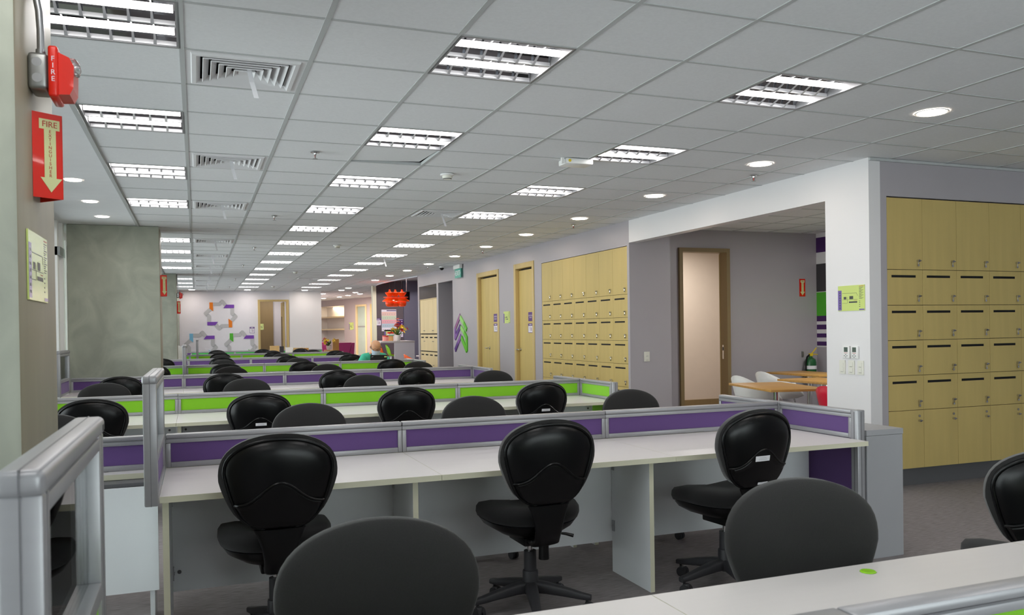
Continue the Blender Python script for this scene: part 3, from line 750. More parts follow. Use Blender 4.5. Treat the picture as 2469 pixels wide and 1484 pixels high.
def worktop(bm, x0, x1, y0, y1, zt=ZD, th=0.026):
    fs = box(bm, x0 + 0.001, x1 - 0.001, y0, y1, zt - th, zt, 1)
    fs[1].material_index = 0
def desk(label, x0, x1, yn, yf, side, legx, modesty=True, endleg=None, group=None):
    """one desk module; side -1 faces the camera side (user sits at yn), +1 the far side"""
    t = thing('desk', label, 'desk', ((x0 + x1) / 2, (yn + yf) / 2, 0), group)
    bm = bmesh.new(); worktop(bm, x0, x1, min(yn, yf), max(yn, yf)); obj('worktop', bm, ['desk', 'edge'], t, smooth=False)
    ym = yn + (yf - yn) * 0.63                       # modesty panel line
    for lx in legx:
        bm = bmesh.new()
        a, b_ = (yn + 0.06, ym - 0.012) if yf > yn else (ym + 0.012, yn - 0.06)
        fs = box(bm, lx - 0.0125, lx + 0.0125, a, b_, 0.0, ZD - 0.027, 0)
        fs[2].material_index = 1; fs[4].material_index = 1
        lg = obj('leg_panel', bm, ['board', 'edge'], t, smooth=False)
        bm = bmesh.new(); s = 1 if lx < (x0 + x1) / 2 else -1
        for z in (0.60, 0.26):
            box(bm, lx + s * 0.0125, lx + s * 0.018, ym - 0.045, ym - 0.02, z - 0.03, z + 0.03); cyl(bm, (lx + s * 0.017, ym - 0.032, z), (lx + s * 0.021, ym - 0.032, z), 0.008, n=10)
        obj('bracket', bm, 'alu2', lg)
    if not modesty: return t
    bm = bmesh.new(); box(bm, x0 + 0.012, x1 - 0.012, ym - 0.010, ym + 0.008, 0.17, ZD - 0.027); mp_ = obj('modesty_panel', bm, 'board', t, smooth=False)
    bm = bmesh.new()
    for x in (x0 + 0.06, x1 - 0.06):
        for z in (0.26, 0.60): cyl(bm, (x, ym - 0.0105, z), (x, ym - 0.013, z), 0.009, n=12)
    obj('cap_bolt', bm, 'kick', mp_)
    return t
POS = ['window-side bay', 'bay beside the aisle gap', 'middle bay', 'bay at the corridor end']
for b, (yp, fab) in enumerate(ROWS):
    cname = RN[b]
    # screens
    if b == 0:
        t = thing('desk_screen', 'silver framed low screen along the %s desk row at the bottom right corner' % cname, 'desk screen', (2.0, yp, ZD), 'low screens along desk rows')
    else:
        t = thing('desk_screen', 'silver framed low screen with fabric inset along the %s desk row' % cname, 'desk screen', (1.7, yp, ZD), 'low screens along desk rows')
    segs = list(zip(XS, XS[1:]))
    left0 = 0 if b in (1, 2, 3, 4, 5, 6) else 1
    for (x0, x1) in segs[left0:]:
        screen_panel(t, x0 + 0.001, x1 - 0.001, yp, fab)
    if b in (1, 2, 3, 4, 5):
        xe = XS[-1] + 0.03
        yn_, yf_ = yp - 0.66, yp + 0.64
        post(t, xe, yp, 0.0, ZT + 0.001)
        screen_panel(t, yn_, yp - 0.028, xe, fab, 'y'); screen_panel(t, yp + 0.028, yf_, xe, fab, 'y')
        post(t, xe, yn_ - 0.028, 0.0, ZT + 0.001)
        bm = bmesh.new(); box(bm, xe - 0.016, xe + 0.016, yn_, yp - 0.028, 0.06, ZD - 0.002); box(bm, xe - 0.016, xe + 0.016, yp + 0.028, yf_, 0.06, ZD - 0.002)
        obj('end_panel', bm, fab, t, smooth=False)
        bm = bmesh.new(); box(bm, xe - 0.02, xe + 0.02, yn_, yf_, 0.0, 0.06); obj('base_rail', bm, 'alu', t, smooth=False)
        if b == 1:
            bm = bmesh.new(); box(bm, xe - 0.035, xe - 0.0165, yp - 0.36, yp - 0.345, 0.60, 0.655); obj('hinge_bracket', bm, 'alu2', t, smooth=False)
    # near side desks
    if b >= 1:
        for k in range(4):
            x0, x1 = XS[k], XS[k + 1]
            if b == 1 and k == 0: continue
            if b == 7 and k == 0: continue
            lab = 'white desk in the %s of the %s row' % (POS[k], cname)
            legs = [x1 - 0.11] if k in (1, 2) else ([] if k == 3 else [x0 + 0.05])
            if k == 1: legs = [x0 + 0.02] + legs
            desk(lab, x0, x1, yp - 0.80, yp - 0.027, -1, legs, group='near-side desks of the rows')
    if b == 0:
        for k in (1, 2, 3):
            x0, x1 = XS[k], XS[k + 1]
            desk('white desk in the %s of foreground row, %s' % (['divider bay', 'middle bay', 'corridor bay'][k - 1], ['mostly out of frame', 'cut by the bottom of the picture', 'green disc near its edge'][k - 1]),
                 x0 - 0.0, x1, 1.785, yp + 0.027, 1, [x1 - 0.11], group='foreground desks')
    if b == 1:   # far side desks: their legs show under the modesty panels
        for k in (1, 2, 3):
            x0, x1 = XS[k], XS[k + 1]
            desk('white desk mostly hidden behind the nearest purple screen, %s' % POS[k], x0, x1, yp + 0.50, yp + 0.027, 1, [x1 - 0.10] if k < 3 else [x0 + 0.05], modesty=False, group='far-side desks of the nearest purple row')
# window-side bay of the nearest purple row: shallow ledge, cable beam, bright modesty board
t = thing('desk', 'shallow ledge desk behind the glass divider in the nearest purple row, white board below', 'desk', (-0.76, 4.3, 0))
bm = bmesh.new(); worktop(bm, XS[0], XS[1] - 0.03, 4.33, 4.423); obj('worktop', bm, ['desk', 'edge'], t, smooth=False)
bm = bmesh.new(); box(bm, XS[0], XS[1] - 0.03, 4.22, 4.40, 0.60, 0.672); obj('cable_tray', bm, 'kick', t, smooth=False)
bm = bmesh.new(); box(bm, XS[0], XS[1] - 0.03, 4.19, 4.21, 0.17, 0.655); obj('modesty_panel', bm, 'board', t, smooth=False)
bm = bmesh.new(); box(bm, XS[0], XS[0] + 0.025, 4.215, 4.42, 0, 0.598); obj('leg_panel', bm, 'board', t, smooth=False)
bm = bmesh.new(); box(bm, -0.22, -0.20, 4.215, 4.42, 0, 0.598); obj('leg_panel', bm, 'board', t, smooth=False)

glass_divider('glass_divider', 'large blurred glass divider with aluminium frame at the left edge foreground', -0.205, 1.158, 1.86, 'green')
glass_divider('glass_divider', 'glass divider standing on the desk end of the nearest purple row', -0.178, 3.597, 4.42, 'purple', zfront=0.672)
glass_divider('glass_divider', 'glass divider at the window end of the second purple row beside the middle column', -1.40, 10.07, 10.82, 'purple')
glass_divider('glass_divider', 'glass divider in the third lime-green row seen edge on', -0.175, 13.42, 14.17, 'green')
glass_divider('glass_divider', 'farthest slim glass divider, in front of the blue emblem', 0.02, 20.73, 21.47, 'green', zt=1.23)
# grey pedestal at the end of the nearest purple row
t = thing('pedestal_cabinet', 'grey pedestal cabinet at the corridor end of the nearest purple row', 'cabinet', (3.74, 3.95, 0))
bm = bmesh.new(); box(bm, 3.605, 3.875, 3.73, 4.02, 0.0, 0.715, 0, 0.002); obj('cabinet_body', bm, 'pedgrey', t, smooth=False)
bm = bmesh.new(); box(bm, 3.603, 3.877, 3.727, 4.022, 0.716, 0.749, 0, 0.002); obj('cabinet_top', bm, 'pedgrey', t, smooth=False)
bm = bmesh.new(); lathe(bm, [(0, 0.003), (0.019, 0.003), (0.021, 0.001), (0.021, 0)], 24, c=(1.664, 1.722, ZD + 0.0005))
tag(obj('coaster', bm, 'limeP'), 'bright green disc lying on the foreground white desk', 'coaster')

# ------------------------------------------------------------------ office chairs
def outline_w(v, W=0.225, vm=0.68, p=2.5, k=0.36):
    if v >= vm:
        t = (v - vm) / (1 - vm); return W * max(0.0, 1 - t ** p) ** 0.5
    t = (vm - v) / vm; return W * (max(0.0, 1 - t ** 8) ** 0.5) * (1 - k * t ** 1.3)
def outline(n, W, z0, z1, vm=0.68, p=2.5, k=0.36):
    """closed outline of the egg-shaped back, evenly spread"""
    pts = []
    N_ = 400
    side = [(outline_w(i / N_, W, vm, p, k), i / N_) for i in range(N_ + 1)]
    L_ = [0]
    for a, b_ in zip(side, side[1:]): L_.append(L_[-1] + math.hypot(b_[0] - a[0], (b_[1] - a[1]) * (z1 - z0)))
    h = n // 2; half = []
    j = 0
    for i in range(h + 1):
        s = L_[-1] * i / h
        while j < N_ - 1 and L_[j + 1] < s: j += 1
        f = (s - L_[j]) / max(1e-9, L_[j + 1] - L_[j]); a, b_ = side[j], side[j + 1]
        half.append((a[0] + (b_[0] - a[0]) * f, a[1] + (b_[1] - a[1]) * f))
    pts = [(x, v) for x, v in half] + [(-x, v) for x, v in half[-2:0:-1]]
    return [(x, z0 + v * (z1 - z0)) for x, v in pts]
BZ0, BZ1 = 0.548, 0.928
def back_y(x, z):
    """mid surface of the backrest: curved round the sitter, leaning back"""
    return -0.235 - 0.16 * (z - BZ0) + 0.75 * x * x + 0.55 * (z - 0.70) ** 2
def pillow(bm, pts, cxz, prof, side):
    """rings from the outline to the centre; prof(r) gives the offset towards side (+1 front)"""
    rings = []
    rr = [1.0, 0.985, 0.95, 0.88, 0.76, 0.6, 0.4, 0.2]
    for r in rr:
        ring = []
        for x, z in pts:
            X = cxz[0] + (x - cxz[0]) * r; Z = cxz[1] + (z - cxz[1]) * r
            ring.append(bm.verts.new((X, back_y(X, Z) + side * prof(r), Z)))
        if rings:
            p = rings[-1]
            for k in range(len(ring)): bm.faces.new((p[k], p[(k + 1) % len(p)], ring[(k + 1) % len(p)], ring[k]))
        rings.append(ring)
    c = bm.verts.new((cxz[0], back_y(*cxz) + side * prof(0), cxz[1]))
    for k in range(len(rings[-1])): bm.faces.new((rings[-1][k], rings[-1][(k + 1) % len(pts)], c))
    return rings[0]
def bridge(bm, a, b_):
    for k in range(len(a)): bm.faces.new((a[k], a[(k + 1) % len(a)], b_[(k + 1) % len(a)], b_[k]))
def seat_ring(bm, sx, sy, y0, z, dip, n=40, e=2.7):
    out = []
    for k in range(n):
        a = 2 * PI * k / n; ca, sa = math.cos(a), math.sin(a)
        x = sx * math.copysign(abs(ca) ** (2 / e), ca); y = sy * math.copysign(abs(sa) ** (2 / e), sa)
        out.append(bm.verts.new((x, y0 + y, z - dip * max(0, y / sy) ** 2 + 0.012 * (x / sx) ** 2)))
    return out
def make_chair():
    t = thing('office_chair', 'x', 'chair', local=True)
    n = 56; cz = (0, 0.765)
    # hard shell
    bm = bmesh.new(); pts = outline(n, 0.217, BZ0, BZ1, 0.66, 2.35)
    ra = pillow(bm, pts, cz, lambda r: 0.006 + 0.020 * (1 - r ** 8), -1)
    rb = pillow(bm, pts, cz, lambda r: 0.004, 1)
    bridge(bm, ra, rb)
    tube(bm, [(x, back_y(x, z) - 0.008, z) for x, z in pts + pts[:2]], 0.0075, 10)
    obj('back_shell', bm, 'shell', t, angle=50)
    # cushion
    bm = bmesh.new(); pts = outline(n, 0.238, BZ0 + 0.012, BZ1 + 0.022, 0.54, 2.75, 0.37)
    ra = pillow(bm, pts, cz, lambda r: 0.020 + 0.038 * (1 - r ** 4) ** 0.8, 1)
    rb = pillow(bm, pts, cz, lambda r: -0.006, 1)
    bridge(bm, ra, rb); obj('backrest', bm, 'cushion', t, angle=60)
    # raised lower panel with an arched top edge
    bm = bmesh.new()
    nu, nv_ = 28, 12; G = []
    for side_off in (0.0275, 0.020):
        g = []
        for i in range(nu + 1):
            u = -1 + 2 * i / nu
            vt = 0.30 + 0.235 * math.exp(-(u / 0.50) ** 2)
            row = []
            for j in range(nv_ + 1):
                s = j / nv_; v = 0.035 + (vt - 0.035) * s
                x = u * (outline_w(v, 0.217, 0.66, 2.35) * 0.975); z = BZ0 + v * (BZ1 - BZ0)
                edge = 0.0 if 0 < i < nu and 0 < j else 0.006
                row.append(bm.verts.new((x, back_y(x, z) - (side_off - edge) * (1 if abs(u) < 0.97 else 0.5) - 0.004 * (j == nv_ - 1), z)))
            g.append(row)
        G.append(g)
    for g in G[:1]:
        for i in range(nu):
            for j in range(nv_): bm.faces.new((g[i][j], g[i + 1][j], g[i + 1][j + 1], g[i][j + 1]))
    for i in range(nu): bm.faces.new((G[0][i][nv_], G[0][i + 1][nv_], G[1][i + 1][nv_], G[1][i][nv_]))
    for v in [v for row in G[1] for v in row[:-1]]: bm.verts.remove(v)
    tube(bm, [G[0][i][nv_].co.copy() for i in range(nu + 1)], 0.0065, 8)
    obj('lumbar_panel', bm, 'shell', t, angle=40)
    # seat
    bm = bmesh.new(); prev = None
    for sx, sy, z, dip in ((0.20, 0.19, 0.438, 0.03), (0.232, 0.222, 0.450, 0.03), (0.24, 0.23, 0.472, 0.03), (0.238, 0.228, 0.497, 0.032), (0.225, 0.215, 0.516, 0.034), (0.17, 0.165, 0.525, 0.03), (0.08, 0.08, 0.520, 0.01)):
        ring = seat_ring(bm, sx, sy, 0.03, z, dip)
        if prev: bridge(bm, prev, ring)
        else: bm.faces.new(ring[::-1])
        prev = ring
    bm.faces.new(prev); obj('seat', bm, 'seatfab', t, angle=60)
    bm = bmesh.new(); prev = None
    for sx, sy, z, dip in ((0.10, 0.10, 0.372, 0.0), (0.15, 0.15, 0.378, 0.01), (0.205, 0.195, 0.413, 0.025), (0.225, 0.216, 0.443, 0.03)):
        ring = seat_ring(bm, sx, sy, 0.028, z, dip)
        if prev: bridge(bm, prev, ring)
        else: bm.faces.new(ring[::-1])
        prev = ring
    bm.faces.new(prev); obj('seat_pan', bm, 'shell', t, angle=50)
    # bracket sweeping from under the seat up behind it
    bm = bmesh.new()
    path = [(-0.05, 0.366, 0.060, 0.022), (-0.14, 0.362, 0.060, 0.022), (-0.20, 0.38, 0.062, 0.02), (-0.228, 0.43, 0.066, 0.018), (-0.238, 0.48, 0.076, 0.015), (-0.242, 0.525, 0.09, 0.012), (-0.247, 0.556, 0.105, 0.008)]
    prev = None
    for i, (y, z, hw, th) in enumerate(path):
        a = path[min(i + 1, len(path) - 1)]; p = path[max(i - 1, 0)]
        ty, tz = a[0] - p[0], a[1] - p[1]; l = math.hypot(ty, tz); ny, nz = -tz / l, ty / l
        ring = []
        for k in range(16):
            an = 2 * PI * k / 16; ca, sa = math.cos(an), math.sin(an)
            xx = hw * math.copysign(abs(ca) ** 0.6, ca); dd = th * math.copysign(abs(sa) ** 0.6, sa)
            curl = 1.6 * xx * xx if z > 0.4 else 0
            ring.append(bm.verts.new((xx, y + ny * dd + curl, z + nz * dd)))
        if prev: bridge(bm, prev, ring)
        else: bm.faces.new(ring[::-1])
        prev = ring
    bm.faces.new(prev); obj('back_bracket', bm, 'shell', t, angle=50)
    # mechanism, lever, tension knob
    bm = bmesh.new(); box(bm, -0.07, 0.07, -0.10, 0.10, 0.335, 0.374, 0, 0.008); obj('tilt_mechanism', bm, 'shell', t)
    bm = bmesh.new(); cyl(bm, (0.04, -0.075, 0.334), (0.04, -0.075, 0.262), 0.024, 0.026, 18); obj('tension_knob', bm, 'shell', t, angle=50)
    bm = bmesh.new(); tube(bm, [(0.06, 0.02, 0.352), (0.16, 0.02, 0.352), (0.20, 0.015, 0.345), (0.235, 0.0, 0.335)], [0.005, 0.005, 0.007, 0.009], 8); obj('lever', bm, 'shell', t)
    bm = bmesh.new(); lathe(bm, [(0.0, 0.085), (0.039, 0.085), (0.038, 0.19), (0.036, 0.195), (0.031, 0.198), (0.030, 0.29), (0.0, 0.29)], 20); obj('column_sleeve', bm, 'basepl', t)
    bm = bmesh.new(); cyl(bm, (0, 0, 0.288), (0, 0, 0.336), 0.014, n=14); obj('gas_lift', bm, 'chrome', t)
    # five-star base: each leg with its own twin-wheel caster
    for k in range(5):
        a = PI / 2 + 2 * PI * k / 5 + 0.33
        d = Vector((math.cos(a), math.sin(a), 0)); s = Vector((-d.y, d.x, 0))
        bm = bmesh.new(); prev = None
        for r, zz, hw, hh in ((0.02, 0.116, 0.030, 0.030), (0.08, 0.112, 0.029, 0.027), (0.17, 0.098, 0.025, 0.022), (0.25, 0.082, 0.021, 0.016), (0.295, 0.076, 0.018, 0.013)):
            ring = [bm.verts.new(d * r + s * (hw * math.copysign(abs(math.cos(q)) ** .5, math.cos(q))) + Vector((0, 0, zz + hh * math.copysign(abs(math.sin(q)) ** .5, math.sin(q))))) for q in [2 * PI * (i + .5) / 12 for i in range(12)]]
            if prev: bridge(bm, prev, ring)
            else: bm.faces.new(ring[::-1])
            prev = ring
        bm.faces.new(prev); lg = obj('base_leg', bm, 'basepl', t, angle=50)
        bm = bmesh.new(); c = d * 0.275
        cyl(bm, c + Vector((0, 0, 0.066)), c + Vector((0, 0, 0.045)), 0.007, n=10)
        w = (s * math.cos(k * 1.3) + d * math.sin(k * 1.3)); o_ = Vector((-w.y, w.x, 0)) * 0.012
        for q in (-1, 1):
            p = c + o_ + Vector((0, 0, 0.026)) + w * 0.013 * q
            cyl(bm, p - w * 0.009, p + w * 0.009, 0.026, n=18)
        box_c = c + o_ + Vector((0, 0, 0.036))
        lathe(bm, [(0.0, 0.022), (0.016, 0.02), (0.022, 0.008), (0.02, -0.004), (0, -0.004)], 12, c=box_c)
        obj('caster', bm, 'basepl', lg, angle=50)
    return t
chair0 = make_chair()
used = False
def place_chair(x, yback, face, label, rot=0.0, dz=1.0):
    """x, yback: where the backrest stands; face +1 looks away from the camera, -1 towards it"""
    global used
    o = copy_tree(chair0) if used else chair0; used = True
    rz = rot if face > 0 else PI + rot
    hub = Vector((x, yback, 0)) + Matrix.Rotation(rz, 3, 'Z') @ Vector((0, 0.255, 0))
    o.location = hub; o.rotation_euler = (0, 0, rz)
    o.scale = (1, 1, dz)
    o['label'] = label; o['group'] = 'black office chairs'
    return o
def sticker(ch, x0, x1, z0, z1, mt='paper'):
    bm = bmesh.new()
    xm = (x0 + x1) / 2; zm = (z0 + z1) / 2
    for i in range(6):
        a, b_ = x0 + (x1 - x0) * i / 6, x0 + (x1 - x0) * (i + 1) / 6
        P = lambda x, z: (x, back_y(x, z) - 0.0335, z)
        quad(bm, (P(a, z0), P(b_, z0), P(b_, z1), P(a, z1)))
    for zz, f in ((zm + 0.004, 0.5), (zm - 0.004, 0.6)):
        hw = (x1 - x0) * f / 2; P = lambda x, z: (x, back_y(x, z) - 0.0342, z)
        quad(bm, (P(xm - hw, zz - .001), P(xm + hw, zz - .001), P(xm + hw, zz + .001), P(xm - hw, zz + .001)), 1)
    o = obj('sticker', bm, [mt, 'lg1'], ch); o['label'] = 'white paper label'
SEEN = 'seen from behind'; FACE = 'facing the camera'
chairs_back = {
    1: [(0.31, 3.50, 0.0, 'nearest chair seen whole from behind, in front of the glass divider end'), (1.50, 3.46, 0.02, 'chair seen whole from behind in the middle of the nearest purple row'), (2.60, 3.40, 0.10, 'chair with two white labels at the corridor end of the nearest purple row')],
    2: [(-0.70, 6.52, 0.0, 0), (0.44, 6.51, 0.0, 1), (1.575, 6.50, 0.0, 2), (2.75, 6.48, 0.05, 3)],
    3: [(-0.78, 9.92, 0.0, 0), (0.30, 9.91, 0.05, 1), (1.58, 9.90, -0.05, 2), (2.52, 9.86, 0.1, 3)],
    4: [(-0.60, 13.26, 0.0, 0), (0.42, 13.26, 0.0, 1), (1.58, 13.25, 0.06, 2), (2.96, 13.24, 0.0, 3)],
    5: [(-0.62, 16.86, 0.0, 0), (0.455, 16.86, 0.0, 1), (1.70, 16.86, 0.0, 2), (2.92, 16.86, 0.0, 3)],
    6: [(0.52, 20.55, 0.0, 1), (1.73, 20.55, 0.0, 2), (3.2, 20.55, 0.0, 3)],
    7: [(0.53, 24.35, 0.0, 1), (1.75, 24.35, 0.0, 2), (2.8, 24.35, 0.0, 3)],
}
chairs_face = {
    0: [(0.388, 1.93, 0.0, 'huge dark grey chair back at the bottom edge in front of the whole black chair'), (1.60, 1.93, -0.12, 'big dark grey chair back behind the white foreground desk with the green disc'), (2.79, 1.99, -0.62, 'chair turned away and cut off by the right edge above the foreground desk')],
    1: [(-0.75, 5.09, 0.0, 0), (0.625, 5.09, 0.0, 1), (1.66, 5.09, 0.0, 2), (2.80, 5.08, 0.0, 3)],
    2: [(-0.84, 8.95, 0.0, 0), (0.48, 8.95, 0.0, 1), (1.70, 8.95, 0.0, 2), (3.17, 8.95, 0.0, 3)],
    3: [(0.45, 12.3, 0.0, 1), (1.78, 12.3, 0.0, 2), (3.15, 12.3, 0.0, 3)],
    4: [(0.45, 15.65, 0.0, 1), (1.75, 15.65, 0.0, 2), (2.95, 15.72, 0.1, 'dark chair the person in the teal shirt sits on')],
    5: [(0.50, 19.2, 0.0, 1), (1.79, 19.2, 0.0, 2), (3.17, 19.2, 0.0, 3)],
    6: [(0.55, 22.9, 0.0, 1), (1.90, 22.9, 0.0, 2), (2.95, 22.9, 0.0, 3)],
}
CHP = ['nearest the window columns', 'nearest the glass divider line', 'in the middle bay', 'nearest the corridor']
for b, lst in chairs_back.items():
    for x, y, rot, w in lst:
        lab = ('black office ' + w) if isinstance(w, str) else 'black-backed office chair %s, turned away, at the %s row' % (CHP[w], RN[b])
        c = place_chair(x, y, 1, lab, rot, 1.0 if b == 1 else 0.962)
        if b == 1 and x > 2.5:
            sticker(c, -0.055, 0.035, 0.695, 0.722); sticker(c, -0.02, 0.045, 0.575, 0.587)
        if b == 2 and w in (1, 3): sticker(c, -0.035, 0.045, 0.692, 0.714)
for b, lst in chairs_face.items():
    for x, y, rot, w in lst:
        lab = w if isinstance(w, str) else 'dark grey chair back %s, facing us behind %s screen' % (CHP[w], RN[b])
        c = place_chair(x, y, 1 if b == 0 and x > 2.5 else -1, lab, rot, 0.985 if b == 1 else 0.97 if b == 0 else 0.90 if (b == 4 and isinstance(w, str)) else 0.945)
        if b == 1: c.scale.x = 0.925

# ------------------------------------------------------------------ signs on the columns and walls
def v_sign(label, x, y, z0, z1, w=0.105, letters=True, out=0.076):
    """two red faces meeting at a proud edge; x is the wall face (+X)"""
    t = thing('fire_extinguisher_sign', label, 'sign', (x, y, (z0 + z1) / 2), 'fire extinguisher arrow signs')
    P = [Vector((x + 0.001, y)), Vector((x + out, y + 0.05)), Vector((x + 0.001, y + 0.13))]
    bm = bmesh.new(); th = 0.002
    for a, b_ in ((P[0], P[1]), (P[1], P[2])):
        prism(bm, [(a.x, a.y), (b_.x, b_.y), (b_.x - th, b_.y + (th if a is P[0] else -th)), (a.x, a.y + (th if a is P[0] else -th))], lambda p: (p[0], p[1], z0), lambda p: (p[0], p[1], z1))
    obj('sign_board', bm, 'red', t, smooth=False)
    rt = Vector((P[1].x - P[0].x, P[1].y - P[0].y, 0)); W = rt.length; rt.normalize(); up = Vector((0, 0, 1)); nn = rt.cross(up)
    O = Vector((P[0].x, P[0].y, 0)); H = z1 - z0
    def q(u, v, d=0.0012): return O + rt * (u * W) + up * (z0 + v * H) + nn * d
    arrow = [(0.22, 0.93), (0.90, 0.93), (0.90, 0.81), (0.77, 0.81), (0.77, 0.24), (0.96, 0.24), (0.59, 0.07), (0.24, 0.24), (0.38, 0.24), (0.38, 0.81), (0.22, 0.81)]
    bm = bmesh.new(); prism(bm, arrow, lambda p: q(p[0], p[1], 0.0006), lambda p: q(p[0], p[1], 0.0014)); obj('arrow', bm, 'glow', t, smooth=False)
    if letters:
        mw = face_mat(q(0.565, 0.868, 0.002), rt, up); text('lettering', 'FIRE', H * 0.098, 'redink', t, mw, 0.0003)
        mw = face_mat(q(0.575, 0.525, 0.002), rt, up); text('lettering', '\n'.join('EXTINGUISHER'), H * 0.052, 'redink', t, mw, 0.0003, spacing=0.91)
    return t
v_sign('red fire extinguisher arrow sign on the nearest concrete column', CX, 2.86, 1.785, 2.045)
v_sign('red fire extinguisher arrow sign on the middle concrete column', -0.415, 11.42, 1.85, 2.12, w=0.1, letters=True)
v_sign('red fire extinguisher arrow sign on the far concrete column', -0.395, 20.1, 1.83, 2.11, letters=True)
def horn(label, x, y, z, full=True):
    t = thing('fire_alarm', label, 'fire alarm', (x, y, z), 'red fire alarm sounders')
    bm = bmesh.new(); box(bm, x + 0.001, x + 0.055, y, y + 0.11, z - 0.055, z + 0.055, 0, 0.012, 3)
    for zz in (-0.022, 0.025): cyl(bm, (x + 0.026, y - 0.0005, z + zz), (x + 0.026, y + 0.004, z + zz), 0.0135, n=18, m=1)
    obj('back_box', bm, ['galv', 'alu2'], t)
    bm = bmesh.new(); box(bm, x + 0.056, x + 0.083, y - 0.012, y + 0.122, z - 0.078, z + 0.075, 0, 0.008, 3); pl = obj('mounting_plate', bm, 'red', t)
    bm = bmesh.new()
    prism(bm, [(x + 0.083, z - 0.068), (x + 0.083, z + 0.058), (x + 0.112, z + 0.045), (x + 0.124, z + 0.02), (x + 0.122, z - 0.045), (x + 0.112, z - 0.066)], lambda p: (p[0], y + 0.0, p[1]), lambda p: (p[0], y + 0.11, p[1]))
    obj('sounder', bm, 'red', t, smooth=False)
    bm = bmesh.new(); lathe(bm, [(0.0, 0.038), (0.012, 0.034), (0.022, 0.02), (0.026, 0), (0.022, -0.016), (0, -0.02)], 16, c=(x + 0.114, y + 0.04, z + 0.018)); obj('strobe_lens', bm, 'lens', t)
    bm = bmesh.new(); cyl(bm, (x + 0.112, y + 0.03, z + 0.018), (x + 0.118, y + 0.05, z + 0.018), 0.012, n=10); obj('strobe_lamp', bm, 'chrome', t)
    mw = face_mat((x + 0.070, y - 0.0125, z + 0.004), (1, 0, 0), (0, 0, 1))
    text('lettering', 'F\nI\nR\nE', 0.021, 'signW', t, mw, 0.0004, spacing=0.95)
    # conduit down the column
    bm = bmesh.new(); tube(bm, [(x + 0.03, y + 0.05, z + 0.056), (x + 0.03, y + 0.05, z + 0.13), (x + 0.027, y + 0.05, z + 0.19), (x + 0.016, y + 0.05, z + 0.26), (x + 0.014, y + 0.05, CH - 0.005)], 0.0105, 12)
    cyl(bm, (x + 0.03, y + 0.05, z + 0.054), (x + 0.03, y + 0.05, z + 0.075), 0.014, n=12)
    obj('conduit', bm, 'alu2', t)
    return t
horn('red fire alarm with clear strobe and conduit on the nearest column', CX, 2.80, 2.152)
horn('small red fire alarm with conduit on the far column', -0.395, 20.05, 2.24)

def plan_board(label, O, rt, W, H):
    """evacuation plan: lime paper, purple side bar, black floor plan, text lines"""
    O = Vector(O); rt = Vector(rt); up = Vector((0, 0, 1)); nn = rt.cross(up)
    t = thing('evacuation_sign', label, 'sign', tuple(O), 'lime evacuation plans')
    def slabq(bm, u0, u1, v0, v1, d0, d1, m=0):
        prism(bm, [(u0, v0), (u1, v0), (u1, v1), (u0, v1)], lambda p: O + rt * (p[0] * W) + up * (p[1] * H) + nn * d0, lambda p: O + rt * (p[0] * W) + up * (p[1] * H) + nn * d1, m)
    bm = bmesh.new(); slabq(bm, 0, 1, 0, 1, 0.001, 0.006); obj('board', bm, 'planG', t, smooth=False)
    bm = bmesh.new(); slabq(bm, 0.0, 0.14, 0.03, 0.82, 0.0062, 0.0066)
    for i in range(7): slabq(bm, 0.05, 0.1, 0.1 + i * .1, 0.14 + i * .1, 0.0067, 0.0069, 1)
    obj('side_bar', bm, ['planP', 'ink'], t, smooth=False)
    bm = bmesh.new(); slabq(bm, 0.80, 0.99, 0.02, 0.07, 0.0062, 0.0066); obj('footer_bar', bm, 'planP', t, smooth=False)
    bm = bmesh.new()
    slabq(bm, 0.16, 0.70, 0.69, 0.70, 0.0062, 0.0066); slabq(bm, 0.16, 0.34, 0.30, 0.308, 0.0062, 0.0066); slabq(bm, 0.16, 0.75, 0.44, 0.448, 0.0062, 0.0066); slabq(bm, 0.36, 0.367, 0.30, 0.55, 0.0062, 0.0066)
    slabq(bm, 0.22, 0.32, 0.46, 0.56, 0.0062, 0.0066); slabq(bm, 0.44, 0.58, 0.46, 0.58, 0.0062, 0.0066); slabq(bm, 0.42, 0.73, 0.31, 0.37, 0.0062, 0.0066)
    prism(bm, [(0.70, 0.70), (0.74, 0.58), (0.748, 0.58), (0.708, 0.70)], lambda p: O + rt * (p[0] * W) + up * (p[1] * H) + nn * 0.0062, lambda p: O + rt * (p[0] * W) + up * (p[1] * H) + nn * 0.0066)
    for i in range(14): slabq(bm, 0.80, 0.96 - 0.04 * (i % 3), 0.90 - i * 0.034, 0.912 - i * 0.034, 0.0062, 0.0066)
    for i in range(4): slabq(bm, 0.80 , 0.84, 0.36 - i * .07, 0.38 - i * .07, 0.0062, 0.0066)
    slabq(bm, 0.80, 0.97, 0.945, 0.96, 0.0062, 0.0066, 1); slabq(bm, 0.6, 0.72, 0.40, 0.41, 0.0062, 0.0066, 1)
    obj('printed_plan', bm, ['ink', 'redink'], t, smooth=False)
    return t
plan_board('glossy evacuation plan on the nearest concrete column', (CX + 0.0, 2.735, 1.468), (0, 1, 0), 0.325, 0.205)
plan_board('evacuation plan on the white portal post by the switches', (WX, 5.62, 1.478), (0, -1, 0), 0.30, 0.213)
plan_board('small evacuation plan between the two maple doors', (WX, 13.86, 1.475), (0, -1, 0), 0.31, 0.21)
plan_board('small evacuation plan in the lounge seen beside the glazed door', wp(3.4, 0.0, 1.45), (dv.x, dv.y, 0), 0.36, 0.30)
plan_board('evacuation plan on the dark bay wall under the poster', (5.28, 24.6, 1.16), (1, 0, 0), 0.36, 0.25)
plan_board('evacuation plan on the panel inside the far doorway', (2.065, 30.05, 1.48), (1, 0, 0), 0.14, 0.21)

